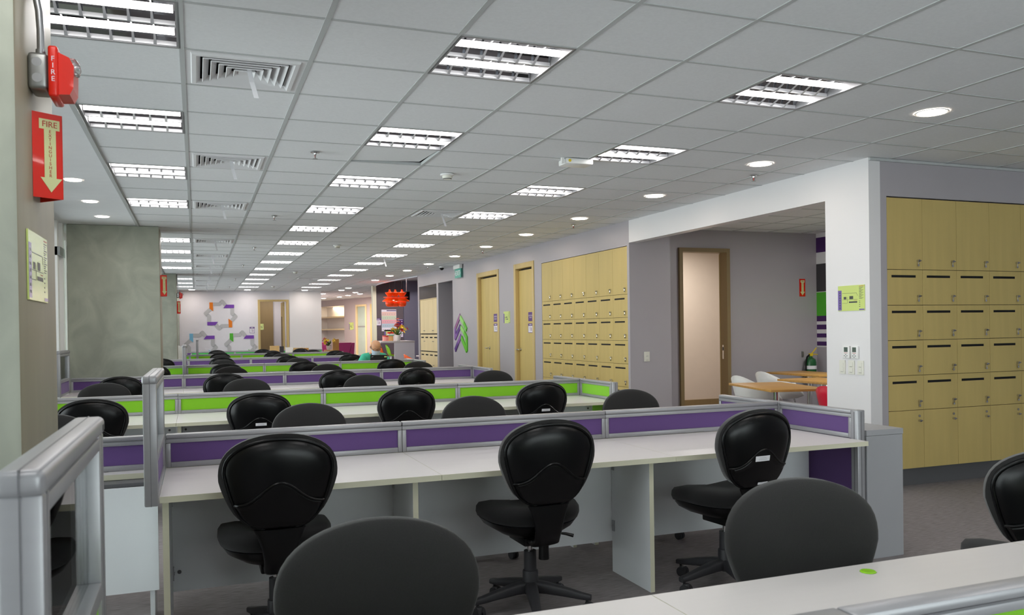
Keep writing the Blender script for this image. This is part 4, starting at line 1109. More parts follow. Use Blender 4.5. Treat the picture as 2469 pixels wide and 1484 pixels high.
def door_sign(label, y, z, txt, x=WX + 0.055):
    t = thing('door_sign', label, 'sign', (x, y, z), 'purple door signs')
    bm = bmesh.new(); box(bm, x - 0.004, x - 0.001, y - 0.10, y + 0.10, z, z + 0.15, 0, 0.001); obj('sign_plate', bm, 'signP', t, smooth=False)
    text('lettering', txt, 0.03 if len(txt) > 12 else 0.042, 'signW', t, face_mat((x - 0.0045, y, z + 0.075), (0, -1, 0), (0, 0, 1)), 0.0004, spacing=1.1)
def safety_sign(label, O, rt, W=0.2, H=0.155):
    O = Vector(O); rt = Vector(rt); up = Vector((0, 0, 1)); nn = rt.cross(up)
    t = thing('notice', label, 'sign', tuple(O), 'purple headed notices')
    def sl(bm, u0, u1, v0, v1, d0, d1, m=0): prism(bm, [(u0, v0), (u1, v0), (u1, v1), (u0, v1)], lambda p: O + rt * (p[0] * W) + up * (p[1] * H) + nn * d0, lambda p: O + rt * (p[0] * W) + up * (p[1] * H) + nn * d1, m)
    bm = bmesh.new(); sl(bm, 0, 1, 0, 1, 0.001, 0.004); obj('notice_board', bm, 'signP', t, smooth=False)
    bm = bmesh.new(); sl(bm, 0.05, 0.95, 0.05, 0.73, 0.004, 0.0042); obj('white_field', bm, 'signW', t, smooth=False)
    bm = bmesh.new(); sl(bm, 0, 1, 0.74, 1.0, 0.0042, 0.0048); sl(bm, 0.25, 0.75, 0.83, 0.91, 0.005, 0.0054, 1)
    for i in range(3): sl(bm, 0.22 + .05 * i, 0.55, 0.55 - i * .14, 0.60 - i * .14, 0.0042, 0.0046, 2)
    sl(bm, 0.62, 0.72, 0.2, 0.58, 0.0042, 0.0046, 3)
    obj('printed_header', bm, ['signP', 'signW', 'lg2', 'cvp3'], t, smooth=False)
door_sign('purple name sign on the single maple door', 12.73, 1.50, 'ELECTRICAL\nROOM')
door_sign('purple name sign on the maple double door', 14.45, 1.51, 'SERVER\nROOM')
safety_sign('white notice below the purple sign on the single maple door', (WX + 0.055, 12.84, 1.305), (0, -1, 0))
safety_sign('white notice below the purple sign on the maple double door', (WX + 0.055, 14.55, 1.325), (0, -1, 0))
safety_sign('purple and white notice beside the far door', (1.60, FY, 1.37), (1, 0, 0), 0.15, 0.2)
safety_sign('purple and white notice at the left of the dark bay wall', (5.03, 24.6, 1.54), (1, 0, 0), 0.16, 0.22)
safety_sign('purple framed notice behind the flowers on the bay wall', (5.72, 24.6, 1.18), (1, 0, 0), 0.14, 0.22)
# big poster and purple poster in the bay
t = thing('poster', 'tall pastel striped poster with rows of tiny icons on the dark wall', 'poster', (5.21, 24.6, 1.5))
bm = bmesh.new(); box(bm, 5.205, 5.655, 24.594, 24.599, 1.37, 2.02); obj('sheet', bm, 'signW', t, smooth=False)
bm = bmesh.new()
for i, m in enumerate((3, 2, 1, 0)): box(bm, 5.21, 5.65, 24.592, 24.594, 1.48 + i * 0.118, 1.48 + (i + 1) * 0.118, m)
box(bm, 5.36, 5.65, 24.592, 24.594, 1.975, 2.0, 4); box(bm, 5.49, 5.65, 24.592, 24.594, 1.38, 1.45, 4)
for r in range(5):
    for c in range(6):
        if r == 4 and c > 3: continue
        box(bm, 5.24 + c * 0.068, 5.262 + c * 0.068, 24.591, 24.592, [1.52, 1.64, 1.755, 1.87, 1.405][r], [1.545, 1.665, 1.78, 1.895, 1.43][r], 5)
obj('printed_rows', bm, ['past1', 'past2', 'past3', 'past4', 'signP2', 'lg2'], t, smooth=False)
t = thing('poster', 'narrow deep purple poster with red icons beside the striped poster', 'poster', (5.77, 24.6, 1.6))
bm = bmesh.new(); box(bm, 5.69, 5.865, 24.594, 24.599, 1.43, 1.73); obj('sheet', bm, 'signP2', t, smooth=False)
bm = bmesh.new()
for i in range(3): box(bm, 5.705, 5.73, 24.592, 24.594, 1.48 + i * .08, 1.51 + i * .08, 0); box(bm, 5.81, 5.835, 24.592, 24.594, 1.48 + i * .08, 1.51 + i * .08, 1)
box(bm, 5.70, 5.85, 24.592, 24.594, 1.705, 1.715, 1); obj('printed_icons', bm, ['red', 'signW'], t, smooth=False)

# thermostats and switches
def thermostat(label, y):
    t = thing('thermostat', label, 'thermostat', (WX, y, 1.13), 'wall thermostats')
    bm = bmesh.new(); box(bm, WX - 0.018, WX - 0.001, y - 0.039, y + 0.039, 1.078, 1.183, 0, 0.004); obj('casing', bm, 'plasticW', t)
    bm = bmesh.new(); box(bm, WX - 0.0192, WX - 0.0178, y - 0.022, y + 0.02, 1.132, 1.172); obj('display', bm, 'lcd', t, smooth=False)
    bm = bmesh.new()
    for dy_, dz_ in ((0, 0.02), (-0.015, 0.01), (0.015, 0.01), (0, 0.0)): cyl(bm, (WX - 0.0178, y + dy_, 1.09 + dz_), (WX - 0.02, y + dy_, 1.09 + dz_), 0.004, n=8)
    box(bm, WX - 0.0192, WX - 0.0178, y - 0.02, y + 0.018, 1.122, 1.125, 1); obj('buttons', bm, ['kick', 'redink'], t, smooth=False)
thermostat('left one of two thermostats on the white post, next to the pantry opening', 5.525)
thermostat('right one of two thermostats on the white post, under the plan', 5.43)
def switch(label, O, rt, W=0.07, H=0.115, n=2):
    O = Vector(O); rt = Vector(rt); up = Vector((0, 0, 1)); nn = rt.cross(up)
    t = thing('light_switch', label, 'light switch', tuple(O), 'ivory light switches')
    def sl(bm, u0, u1, v0, v1, d0, d1, m=0): prism(bm, [(u0, v0), (u1, v0), (u1, v1), (u0, v1)], lambda p: O + rt * (p[0] * W) + up * (p[1] * H) + nn * d0, lambda p: O + rt * (p[0] * W) + up * (p[1] * H) + nn * d1, m)
    bm = bmesh.new(); sl(bm, 0, 1, 0, 1, 0.001, 0.009); obj('face_plate', bm, 'ivory', t, smooth=False)
    bm = bmesh.new()
    for i in range(n): sl(bm, 0.25, 0.75, 0.12 + i * 0.8 / n, 0.12 + (i + .85) * 0.8 / n, 0.009, 0.0125); sl(bm, 0.3, 0.7, 0.14 + i * 0.8 / n, 0.16 + i * 0.8 / n, 0.0126, 0.013, 1)
    obj('rocker', bm, ['ivory', 'groove'], t, smooth=False)
switch('ivory dimmer switch, first of three under the thermostats from the opening', (WX, 5.612, 0.945), (0, -1, 0), 0.066, 0.117, 1)
switch('ivory switch, middle one of three under the thermostats', (WX, 5.508, 0.945), (0, -1, 0), 0.066, 0.117, 2)
switch('ivory switch, last of three under the thermostats, nearest the lockers', (WX, 5.405, 0.945), (0, -1, 0), 0.066, 0.117, 2)
switch('ivory light switch on the grey wall at the pantry opening', (5.335, 9.27, 0.93), (1, 0, 0), 0.08, 0.125, 2)

# ------------------------------------------------------------------ wall emblems
def star_emblem(label, cxx, czz, R, colors):
    """folded ribbon star: sixteen straight strips between outer and inner corners"""
    t = thing('wall_emblem', label, 'wall emblem', (cxx, FY, czz), 'interlaced star emblems')
    K = R / 330.0; w = 36 * K
    P16 = [(902, 312), (850, 370), (687, 370), (687, 455), (575, 560), (640, 625), (640, 775), (752, 775), (840, 878), (890, 822), (1057, 822), (1057, 738), (1163, 630), (1100, 568), (1100, 418), (985, 418)]
    V = [Vector((cxx + (p[0] - 870) * K, czz - (p[1] - 596) * K)) for p in P16]
    bm = bmesh.new()
    for k in range(16):
        a, b_ = V[k], V[(k + 1) % 16]; d = (b_ - a).normalized(); an = math.atan2(d.y, d.x)
        poly = [b_ + Vector((math.cos(an + q), math.sin(an + q))) * w for q in [-PI / 2 + PI * i / 10 for i in range(11)]]
        if colors.get(k) is None: poly += [a + Vector((math.cos(an + q), math.sin(an + q))) * w for q in [PI / 2 + PI * i / 10 for i in range(11)]]
        else:
            n_ = Vector((-d.y, d.x)); poly = [a + n_ * w * 0.9 - d * w, a - n_ * w - d * w, b_ - n_ * w + d * w * 0.2, b_ + n_ * w + d * w * 1.7] if k in (2, 10) else [a - n_ * w - d * w, a + n_ * w - d * w, b_ + n_ * w + d * w * 1.7, b_ - n_ * w + d * w * 0.2]
            if k in (2, 10): poly = poly[::-1]
        m = colors.get(k)
        bc = bmesh.new(); tgt, mi = (bc, m) if m is not None else (bm, 0 if k % 2 else 1)
        yy = FY - 0.0135 if m is not None else FY - 0.010 - 0.0012 * (k % 2)
        prism(tgt, [(p.x, p.y) for p in poly], lambda p: (p[0], FY - 0.001, p[1]), lambda p: (p[0], yy, p[1]), mi)
        if m is not None: obj('coloured_band', bc, ['lorange', 'lpurple', 'lblue', 'lgreen'], t, smooth=False)
        else: bc.free()
    obj('grey_band', bm, ['lg1', 'lg2'], t, smooth=False)
# outer corner k=0 is the top; corners run anticlockwise: 2 = upper left, 4 = left, 6 = lower left ...
star_emblem('big interlaced star emblem in grey, orange and purple on the far wall', 0.736, 1.958, 0.50, {2: 0, 14: 1, 10: 0, 6: 1})
star_emblem('lower star emblem with a blue strip, nearest the column', 0.137, 0.985, 0.50, {2: 2, 14: 1, 10: 2, 6: 1})
star_emblem('lower star emblem with a green strip, below the orange and purple one', 1.324, 0.977, 0.50, {2: 3, 14: 1, 10: 3, 6: 1})
t = thing('arrow_emblem', 'purple and green double chevron emblem on the right wall', 'wall emblem', (WX, 16.45, 1.3))
CHN = [0]
def chev(bm, pts, m, w=0.046, d=0.012):
    CHN[0] += 1
    def mp_(p): return Vector((16.91 - (p[0] - 70) / 170 * 0.93, 1.69 - (p[1] - 800) / 500 * 0.77))
    Q = [mp_(p) for p in pts]
    for i, (a, b_) in enumerate(zip(Q, Q[1:])):
        dd = (b_ - a).normalized(); n = Vector((-dd.y, dd.x)) * w
        e = dd * w * 0.35
        prism(bm, [(a - n - e)[:], (b_ - n + e)[:], (b_ + n + e)[:], (a + n - e)[:]], lambda p: (WX - 0.001, p[0], p[1]), lambda p: (WX - d - 0.0012 * CHN[0], p[0], p[1]), m)
bm = bmesh.new()
chev(bm, [(152, 815), (86, 985)], 2); chev(bm, [(86, 985), (84, 1130)], 0); chev(bm, [(86, 1120), (152, 960)], 0); chev(bm, [(152, 960), (110, 1050)], 1); chev(bm, [(158, 1090), (120, 1190)], 0); chev(bm, [(120, 1190), (86, 1280)], 1)
obj('purple_strokes', bm, ['cvp1', 'cvp2', 'cvp3'], t, smooth=False)
bm = bmesh.new()
chev(bm, [(158, 840), (200, 925)], 0); chev(bm, [(200, 925), (230, 1000)], 1); chev(bm, [(165, 975), (205, 1050)], 0); chev(bm, [(205, 1050), (232, 1110)], 1); chev(bm, [(232, 1110), (232, 1280)], 1); chev(bm, [(232, 1280), (172, 1115)], 1)
obj('green_strokes', bm, ['cvg1', 'cvg2'], t, smooth=False)

# ------------------------------------------------------------------ pantry furniture
def cafe_table(label, cxx, cyy, w, d, rz=0.0):
    t = thing('cafe_table', label, 'table', (cxx, cyy, 0), 'oak cafe tables', local=True, rz=rz)
    bm = bmesh.new(); box(bm, -w / 2, w / 2, -d / 2, d / 2, 0.695, 0.72, 0, 0.003); obj('tabletop', bm, 'oak', t)
    bm = bmesh.new(); cyl(bm, (0, 0, 0.02), (0, 0, 0.695), 0.032, n=18); obj('pedestal', bm, 'chrome', t)
    bm = bmesh.new(); lathe(bm, [(0.0, 0.03), (0.05, 0.028), (0.22, 0.012), (0.23, 0.0), (0, 0)], 28); obj('base', bm, 'chrome', t)
    return t
cafe_table('oak square cafe table in the pantry, nearest the portal', 5.80, 7.28, 0.62, 1.1, -0.24)
cafe_table('oak cafe table in the pantry close to the fire extinguisher', 7.72, 9.0, 0.6, 1.05)
cafe_table('oak cafe table half hidden behind the white portal post', 6.85, 7.75, 0.6, 0.9)
def tub_chair(label, x, y, rz, mt='plasticW'):
    """moulded bucket armchair: one flowing shell on four splayed legs"""
    t = thing('tub_chair', label, 'chair', (x, y, 0), 'moulded tub chairs', local=True, rz=rz)
    bm = bmesh.new(); n = 32; rings = []
    def rim(a):
        # a = 0 is the front; high at the back, arms in the middle
        b_ = (1 - math.cos(a)) / 2
        return 0.45 + 0.19 * min(1, b_ / 0.5) ** 1.5 + 0.14 * max(0, (b_ - 0.6) / 0.4) ** 1.5
    for f in (0.0, 0.35, 0.62, 0.8, 0.9, 1.0):
        ring = []
        for k in range(n):
            a = 2 * PI * k / n; h = rim(a)
            rx, rr = 0.30, 0.29
            rad = (0.02 + 0.74 * min(1, f / 0.62)) if f <= 0.62 else 0.76 + 0.24 * (f - 0.62) / 0.38
            z = 0.43 + 0.01 * min(1, f / 0.62) if f <= 0.62 else 0.44 + (h - 0.44) * ((f - 0.62) / 0.38) ** 1.2
            ring.append(bm.verts.new((rx * rad * math.sin(a), rr * rad * math.cos(a), z)))
        rings.append(ring)
    for p, q in zip(rings, rings[1:]): bridge(bm, p, q)
    bm.faces.new(rings[0])
    o = obj('bucket_shell', bm, mt, t, angle=70)
    md = o.modifiers.new('thickness', 'SOLIDIFY'); md.thickness = 0.008; md.offset = 1
    for sx in (-1, 1):
        for sy in (-1, 1):
            bm = bmesh.new(); tube(bm, [(sx * 0.13, sy * 0.12, 0.425), (sx * 0.21, sy * 0.2, 0.0)], [0.011, 0.009], 10); obj('leg', bm, 'chrome', t)
    return t
tub_chair('white moulded tub chair at the window-side edge of the nearest pantry table', 6.27, 8.22, -PI / 2)
tub_chair('white moulded tub chair between the two pantry tables', 7.05, 8.78, -PI / 2)
tub_chair('white moulded tub chair tucked under the nearest pantry table', 6.48, 6.95, PI / 2)
tub_chair('white tub chair beside the hidden pantry table, near the post', 7.5, 8.05, PI * 0.6)
tub_chair('red moulded chair peeking out behind the white portal post', 5.90, 6.33, -PI / 2, 'redP')
t = thing('fire_extinguisher', 'dark green fire extinguisher hung on the pantry wall', 'fire extinguisher', (8.43, 9.8, 0.62))
bm = bmesh.new(); lathe(bm, [(0, 0), (0.07, 0.0), (0.082, 0.02), (0.082, 0.30), (0.07, 0.345), (0.03, 0.37), (0.026, 0.39), (0, 0.39)], 24, c=(8.43, 9.8, 0.52)); obj('cylinder', bm, 'exg', t)
bm = bmesh.new(); lathe(bm, [(0.083, 0.20), (0.083, 0.25)], 24, c=(8.43, 9.8, 0.52)); obj('label_band', bm, 'paper', t)
bm = bmesh.new(); box(bm, 8.41, 8.46, 9.78, 9.82, 0.91, 0.95); tube(bm, [(8.45, 9.8, 0.95), (8.48, 9.8, 0.97), (8.53, 9.79, 1.03)], 0.008, 8); tube(bm, [(8.45, 9.8, 0.94), (8.55, 9.79, 0.93)], 0.007, 8); obj('valve', bm, 'yellow', t)
bm = bmesh.new(); tube(bm, [(8.41, 9.8, 0.93), (8.36, 9.79, 0.90), (8.335, 9.79, 0.80), (8.335, 9.79, 0.6)], 0.012, 8); obj('hose', bm, 'shell', t)
bm = bmesh.new(); box(bm, 8.35, 8.38, 9.885, 9.899, 0.9, 0.98); box(bm, 8.41, 8.45, 9.87, 9.899, 0.8, 0.82); obj('bracket', bm, 'galv', t)
t = thing('fire_extinguisher_sign', 'flat red fire extinguisher sign on the shaded pantry wall', 'sign', (8.37, 9.9, 1.9), 'fire extinguisher arrow signs')
bm = bmesh.new(); box(bm, 8.325, 8.43, 9.895, 9.899, 1.79, 2.05); obj('sign_board', bm, 'red', t, smooth=False)
bm = bmesh.new(); prism(bm, [(8.345, 2.03), (8.415, 2.03), (8.415, 1.995), (8.40, 1.995), (8.40, 1.86), (8.42, 1.86), (8.378, 1.805), (8.338, 1.86), (8.36, 1.86), (8.36, 1.995), (8.345, 1.995)], lambda p: (p[0], 9.8945, p[1]), lambda p: (p[0], 9.8935, p[1])); obj('arrow', bm, 'glow', t, smooth=False)
text('lettering', 'FIRE', 0.024, 'redink', t, face_mat((8.38, 9.893, 2.013), (1, 0, 0), (0, 0, 1)), 0.0003)
text('lettering', '\n'.join('EXTINGUISHER'), 0.0115, 'redink', t, face_mat((8.38, 9.893, 1.925), (1, 0, 0), (0, 0, 1)), 0.0003, spacing=0.95)

# ------------------------------------------------------------------ lounge, bay and person
t = thing('bookshelf', 'recessed white shelf niche with two timber shelves in the lounge', 'shelf', wp((n0_ + n1_) / 2, -0.2, nz0))
for z in (1.48, 2.0):
    bm = bmesh.new(); slab(bm, n0_ + 0.005, n1_ - 0.005, -0.415, -0.03, z - 0.03, z + 0.03); obj('shelf_board', bm, 'maple2', t, smooth=False)
t = thing('armchair', 'magenta armchair with a slanted back in the lounge', 'armchair', (5.0, 30.3, 0))
bm = bmesh.new(); prism(bm, [(4.66, 0.42), (4.80, 0.98), (5.24, 0.98), (5.12, 0.42)], lambda p: (p[0], 30.0, p[1]), lambda p: (p[0], 30.15, p[1])); obj('backrest', bm, 'magenta', t, smooth=False)
bm = bmesh.new(); box(bm, 4.62, 5.15, 30.16, 30.75, 0.12, 0.44, 0, 0.02); obj('seat', bm, 'magenta', t)
bm = bmesh.new(); prism(bm, [(5.16, 0.12), (5.16, 0.55), (5.26, 0.97), (5.36, 0.97), (5.30, 0.12)], lambda p: (p[0], 30.02, p[1]), lambda p: (p[0], 30.72, p[1])); obj('arm', bm, 'magenta', t, smooth=False)
for x in (4.66, 5.26):
    for y in (30.2, 30.68):
        bm = bmesh.new(); cyl(bm, (x, y, 0), (x, y, 0.12), 0.018, n=10); obj('leg', bm, 'chrome', t)
t = thing('armchair', 'second magenta armchair mostly hidden behind the timber planter', 'armchair', (4.3, 31.5, 0))
bm = bmesh.new(); box(bm, 4.05, 4.55, 31.2, 31.35, 0.40, 1.0, 0, 0.02); obj('backrest', bm, 'magenta', t)
bm = bmesh.new(); box(bm, 4.05, 4.55, 31.36, 31.9, 0.0, 0.42, 0, 0.02); obj('seat', bm, 'magenta', t)
t = thing('planter_box', 'timber box stand holding the yellow flowers at the lounge entrance', 'planter', (4.2, 28.6, 0))
bm = bmesh.new(); box(bm, 4.06, 4.34, 28.4, 28.66, 0.0, 0.76, 0, 0.004); obj('stand_body', bm, 'kraft', t)
bm = bmesh.new(); box(bm, 4.345, 4.55, 28.5, 28.66, 0.0, 1.13, 0, 0.004); obj('tall_side', bm, 'oak', t)
def flowers(name, label, c, s, cols, seed):
    rnd = random.Random(seed); x, y, z = c
    t = thing(name, label, 'flowers', c)
    bm = bmesh.new(); lathe(bm, [(0, 0), (0.06 * s, 0), (0.075 * s, 0.05 * s), (0.095 * s, 0.16 * s), (0.085 * s, 0.16 * s), (0.06 * s, 0.12 * s), (0, 0.12 * s)], 20, c=c); obj('vase', bm, 'plasticW', t)
    bm = bmesh.new()
    for i in range(26):
        a = rnd.uniform(0, 2 * PI); el = rnd.uniform(0.2, 1.3); L_ = rnd.uniform(0.14, 0.34) * s
        d = Vector((math.cos(a) * math.cos(el), math.sin(a) * math.cos(el), math.sin(el))); b0 = Vector((x, y, z + 0.14 * s)); sd = Vector((-d.y, d.x, 0)).normalized() * 0.022 * s
        p1 = b0 + d * L_ * 0.55 + Vector((0, 0, 0.02 * s)); p2 = b0 + d * L_
        quad(bm, (b0, p1 + sd, p2, p1 - sd))
    obj('leaves', bm, 'leafG', t)
    for ci, col in enumerate(cols):
        bm = bmesh.new()
        for i in range(7):
            a = rnd.uniform(0, 2 * PI); el = rnd.uniform(0.35, 1.45); L_ = rnd.uniform(0.18, 0.36) * s
            if col == 'petalP': el = rnd.uniform(1.0, 1.5); L_ *= 1.25
            d = Vector((math.cos(a) * math.cos(el), math.sin(a) * math.cos(el), math.sin(el))); p = Vector((x, y, z + 0.15 * s)) + d * L_
            for k in range(6):
                b_ = 2 * PI * k / 6; o1 = d.orthogonal().normalized(); o2 = d.cross(o1)
                e = (o1 * math.cos(b_) + o2 * math.sin(b_)); f = (o1 * math.cos(b_ + .5) + o2 * math.sin(b_ + .5)); g = (o1 * math.cos(b_ - .5) + o2 * math.sin(b_ - .5))
                R_ = 0.075 * s
                quad(bm, (p, p + f * R_ * .5 + d * R_ * .35, p + e * R_ + d * R_ * .35, p + g * R_ * .5 + d * R_ * .35))
        obj('blossom', bm, col, t)
flowers('flower_arrangement', 'yellow and red flowers in a white pot at the lounge entrance', (4.2, 28.53, 0.762), 0.85, ['petalY', 'petalR', 'petalY'], 3)

# high counter, stools and things on it
t = thing('bar_counter', 'white high counter in front of the dark bay', 'counter', (5.3, 22.2, 0))
bm = bmesh.new(); box(bm, 4.62, 5.56, 22.0, 23.25, 1.05, 1.10, 0, 0.003); obj('counter_top', bm, 'desk', t)
bm = bmesh.new(); box(bm, 5.0, 5.555, 22.01, 22.06, 0, 1.049); obj('front_panel', bm, 'far_wall', t, smooth=False)
bm = bmesh.new(); box(bm, 5.49, 5.555, 22.061, 23.24, 0, 1.049); obj('side_panel', bm, 'far_wall', t, smooth=False)
bm = bmesh.new(); cyl(bm, (4.68, 23.15, 0), (4.68, 23.15, 1.049), 0.03); obj('leg', bm, 'chrome', t)
def stool(label, x, y, mt):
    t = thing('bar_stool', label, 'stool', (x, y, 0), 'plastic bar stools', local=True, rz=PI / 2); x = y = 0.0
    bm = bmesh.new(); prev = None
    for yy, z, hw in ((-0.20, 0.705, 0.15), (-0.12, 0.69, 0.18), (0.02, 0.685, 0.19), (0.12, 0.71, 0.19), (0.17, 0.78, 0.185), (0.20, 0.90, 0.165), (0.225, 1.0, 0.13)):
        row = [bm.verts.new((x + hw * (k / 4 - 1), y + yy - (0.05 * abs(k / 4 - 1) ** 2 if yy > 0.15 else 0), z + (0.03 * abs(k / 4 - 1) ** 2 if yy < 0.15 else 0) - (0.05 * abs(k / 4 - 1) ** 4 if yy > 0.22 else 0))) for k in range(9)]
        if prev:
            for k in range(8): bm.faces.new((prev[k], prev[k + 1], row[k + 1], row[k]))
        prev = row
    o = obj('stool_seat', bm, mt, t, angle=70); md = o.modifiers.new('thickness', 'SOLIDIFY'); md.thickness = 0.012
    for sx in (-1, 1):
        for sy in (-1, 1):
            bm = bmesh.new(); tube(bm, [(x + sx * 0.1, y + sy * 0.1, 0.68), (x + sx * 0.19, y + sy * 0.19, 0.0)], 0.011, 8); obj('leg', bm, 'chrome', t)
    bm = bmesh.new(); R_ = [(x + sx * 0.163, y + sy * 0.163, 0.22) for sx, sy in ((-1, -1), (1, -1), (1, 1), (-1, 1), (-1, -1))]; tube(bm, R_, 0.008, 8); obj('foot_ring', bm, 'chrome', t)
stool('orange plastic bar stool at the white high counter', 4.97, 22.9, 'orange')
stool('lime plastic bar stool between the orange stool and the counter panel', 5.06, 22.36, 'limeP')
flowers('flower_arrangement', 'pink lilies and red flowers in a white pot on the high counter', (5.16, 22.3, 1.101), 1.0, ['petalP', 'petalR', 'petalY'], 11)
t = thing('biscuit_tin', 'red and pink tin on the high counter left of the flowers', 'tin', (4.83, 22.35, 1.101))
bm = bmesh.new(); cyl(bm, (4.83, 22.35, 1.101), (4.83, 22.35, 1.22), 0.085, n=20); obj('tin_body', bm, 'petalP', t)
bm = bmesh.new(); cyl(bm, (4.83, 22.35, 1.221), (4.83, 22.35, 1.25), 0.088, n=20); obj('tin_lid', bm, 'red', t)
t = thing('carton', 'cream carton with teal flap on the high counter', 'box', (5.0, 22.55, 1.101))
bm = bmesh.new(); box(bm, 4.95, 5.08, 22.5, 22.62, 1.101, 1.24, 0, 0.002); obj('carton_body', bm, 'kraft', t)
bm = bmesh.new(); box(bm, 4.94, 5.10, 22.49, 22.63, 1.241, 1.262); obj('carton_lid', bm, 'shirt', t)
t = thing('carton', 'red lidded box stacked behind the carton on the counter', 'box', (5.07, 22.72, 1.101))
bm = bmesh.new(); box(bm, 4.98, 5.2, 22.66, 22.8, 1.101, 1.30, 0, 0.002); obj('carton_body', bm, 'signW', t)
bm = bmesh.new(); box(bm, 4.97, 5.21, 22.65, 22.81, 1.301, 1.345); obj('carton_lid', bm, 'red', t)
# orange pendant cluster
t = thing('pendant_lamp', 'orange layered three-lobed pendant lamp over the counter', 'pendant lamp', (5.1, 22.2, 2.6))
for i, dx in enumerate((-0.17, 0.0, 0.17)):
    x, y = 5.10 + dx, 22.2 + (0.06 if i == 1 else 0)
    bm = bmesh.new(); lathe(bm, [(0.02, 0.40), (0.025, 0.36), (0.04, 0.33), (0.13, 0.32), (0.10, 0.27), (0.06, 0.22)], 24, c=(x, y, 2.10))
    lathe(bm, [(0.06, 0.21), (0.17, 0.20), (0.165, 0.18), (0.07, 0.19)], 24, c=(x, y, 2.10))
    lathe(bm, [(0.08, 0.17), (0.13, 0.15), (0.20, 0.09), (0.20, 0.07), (0.10, 0.09)], 24, c=(x, y, 2.10))
    lathe(bm, [(0.11, 0.07), (0.12, 0.02), (0.10, -0.04), (0.07, -0.06), (0.06, -0.05)], 24, c=(x, y, 2.10)); obj('shade_tier', bm, 'lampO', t, angle=40)
    bm = bmesh.new(); lathe(bm, [(0, 0.08), (0.04, 0.06), (0.045, 0.0), (0, -0.03)], 14, c=(x, y, 2.10)); obj('bulb', bm, 'led', t)
    bm = bmesh.new(); cyl(bm, (x, y, 2.5), (x, y, 3.2), 0.004, n=6); obj('cord', bm, 'shell', t)
t = thing('loudspeaker', 'dark hanging loudspeaker to the right of the orange pendant', 'loudspeaker', (5.45, 22.5, 2.4))
bm = bmesh.new(); box(bm, 5.40, 5.54, 22.4, 22.55, 2.22, 2.46, 0, 0.01); obj('cabinet', bm, 'shell', t)
bm = bmesh.new(); box(bm, 5.41, 5.53, 22.41, 22.54, 2.205, 2.219); obj('lit_base', bm, 'signW', t)
bm = bmesh.new(); cyl(bm, (5.47, 22.48, 2.46), (5.47, 22.48, 3.2), 0.012, n=8); obj('hanger', bm, 'kick', t)
bm = bmesh.new(); tube(bm, [(5.0, 23.6, 3.0), (7.4, 23.6, 3.0)], 0.18, 20); tag(obj('air_duct', bm, 'carbon'), 'round grey air duct under the dark bay ceiling', 'air duct')
bm = bmesh.new(); box(bm, 5.7, 5.79, 22.9, 23.3, 0, 0.72)
t = thing('side_table', 'small white round table with an orange chair beside the counter', 'table', (5.55, 21.2, 0)); bm.free()
bm = bmesh.new(); lathe(bm, [(0, 0.70), (0.28, 0.70), (0.28, 0.725), (0, 0.725)], 28, c=(5.62, 21.0, 0)); obj('tabletop', bm, 'desk', t)
bm = bmesh.new(); cyl(bm, (5.62, 21.0, 0.02), (5.62, 21.0, 0.70), 0.03); lathe(bm, [(0, 0.02), (0.2, 0.012), (0.2, 0), (0, 0)], 24, c=(5.62, 21.0, 0)); obj('pedestal', bm, 'chrome', t)
tub_chair('orange moulded tub chair at the small white table near the cabinets', 5.2, 20.55, -PI / 2, 'orange')

# far clutter
def bag(label, x, y, w, d, h, mt, handles=True):
    t = thing('paper_bag', label, 'bag', (x, y, 0.70), 'paper bags on the far desks')
    z = 0.701
    bm = bmesh.new()
    prism(bm, [(-w / 2, 0), (w / 2, 0), (w / 2 + 0.01, h), (-w / 2 - 0.01, h)], lambda p: (x + p[0], y, z + p[1]), lambda p: (x + p[0], y + d * (1 if p[1] == 0 else 0.6), z + p[1])); obj('bag_body', bm, mt, t, smooth=False)
    if handles:
        bm = bmesh.new(); tube(bm, [(x - w * .2, y + 0.002, z + h - 0.005), (x - w * .18, y - .004, z + h + .07), (x, y - .004, z + h + .10), (x + w * .18, y - .004, z + h + .07), (x + w * .2, y + 0.002, z + h - 0.005)], 0.004, 6); obj('handle', bm, 'boxw', t)
bag('tilted cream bag in front of the far door', 2.12, 24.85, 0.24, 0.12, 0.29, 'kraft', False)
bag('white and kraft paper bag right of the tilted cream bag', 2.52, 24.8, 0.19, 0.12, 0.24, 'boxw', False)
bag('wide kraft paper bag with looped handle on the farthest desk', 2.78, 24.75, 0.26, 0.14, 0.22, 'kraft')
bag('narrow dark shopping bag between the cream bags', 2.33, 24.95, 0.10, 0.08, 0.27, 'rubberW', False)
bag('small kraft bag at the corridor end of the farthest desk', 3.02, 24.9, 0.12, 0.1, 0.21, 'oak')
t = thing('cloth_bundle', 'rounded white cloth bundle on the desk end by the far column', 'cloth', (-0.42, 21.0, 0.70))
bm = bmesh.new(); lathe(bm, [(0, 0.40), (0.06, 0.39), (0.12, 0.33), (0.16, 0.22), (0.20, 0.06), (0.20, 0.0), (0, 0)], 22, c=(-0.42, 21.05, 0.701)); obj('folds', bm, 'boxw', t)

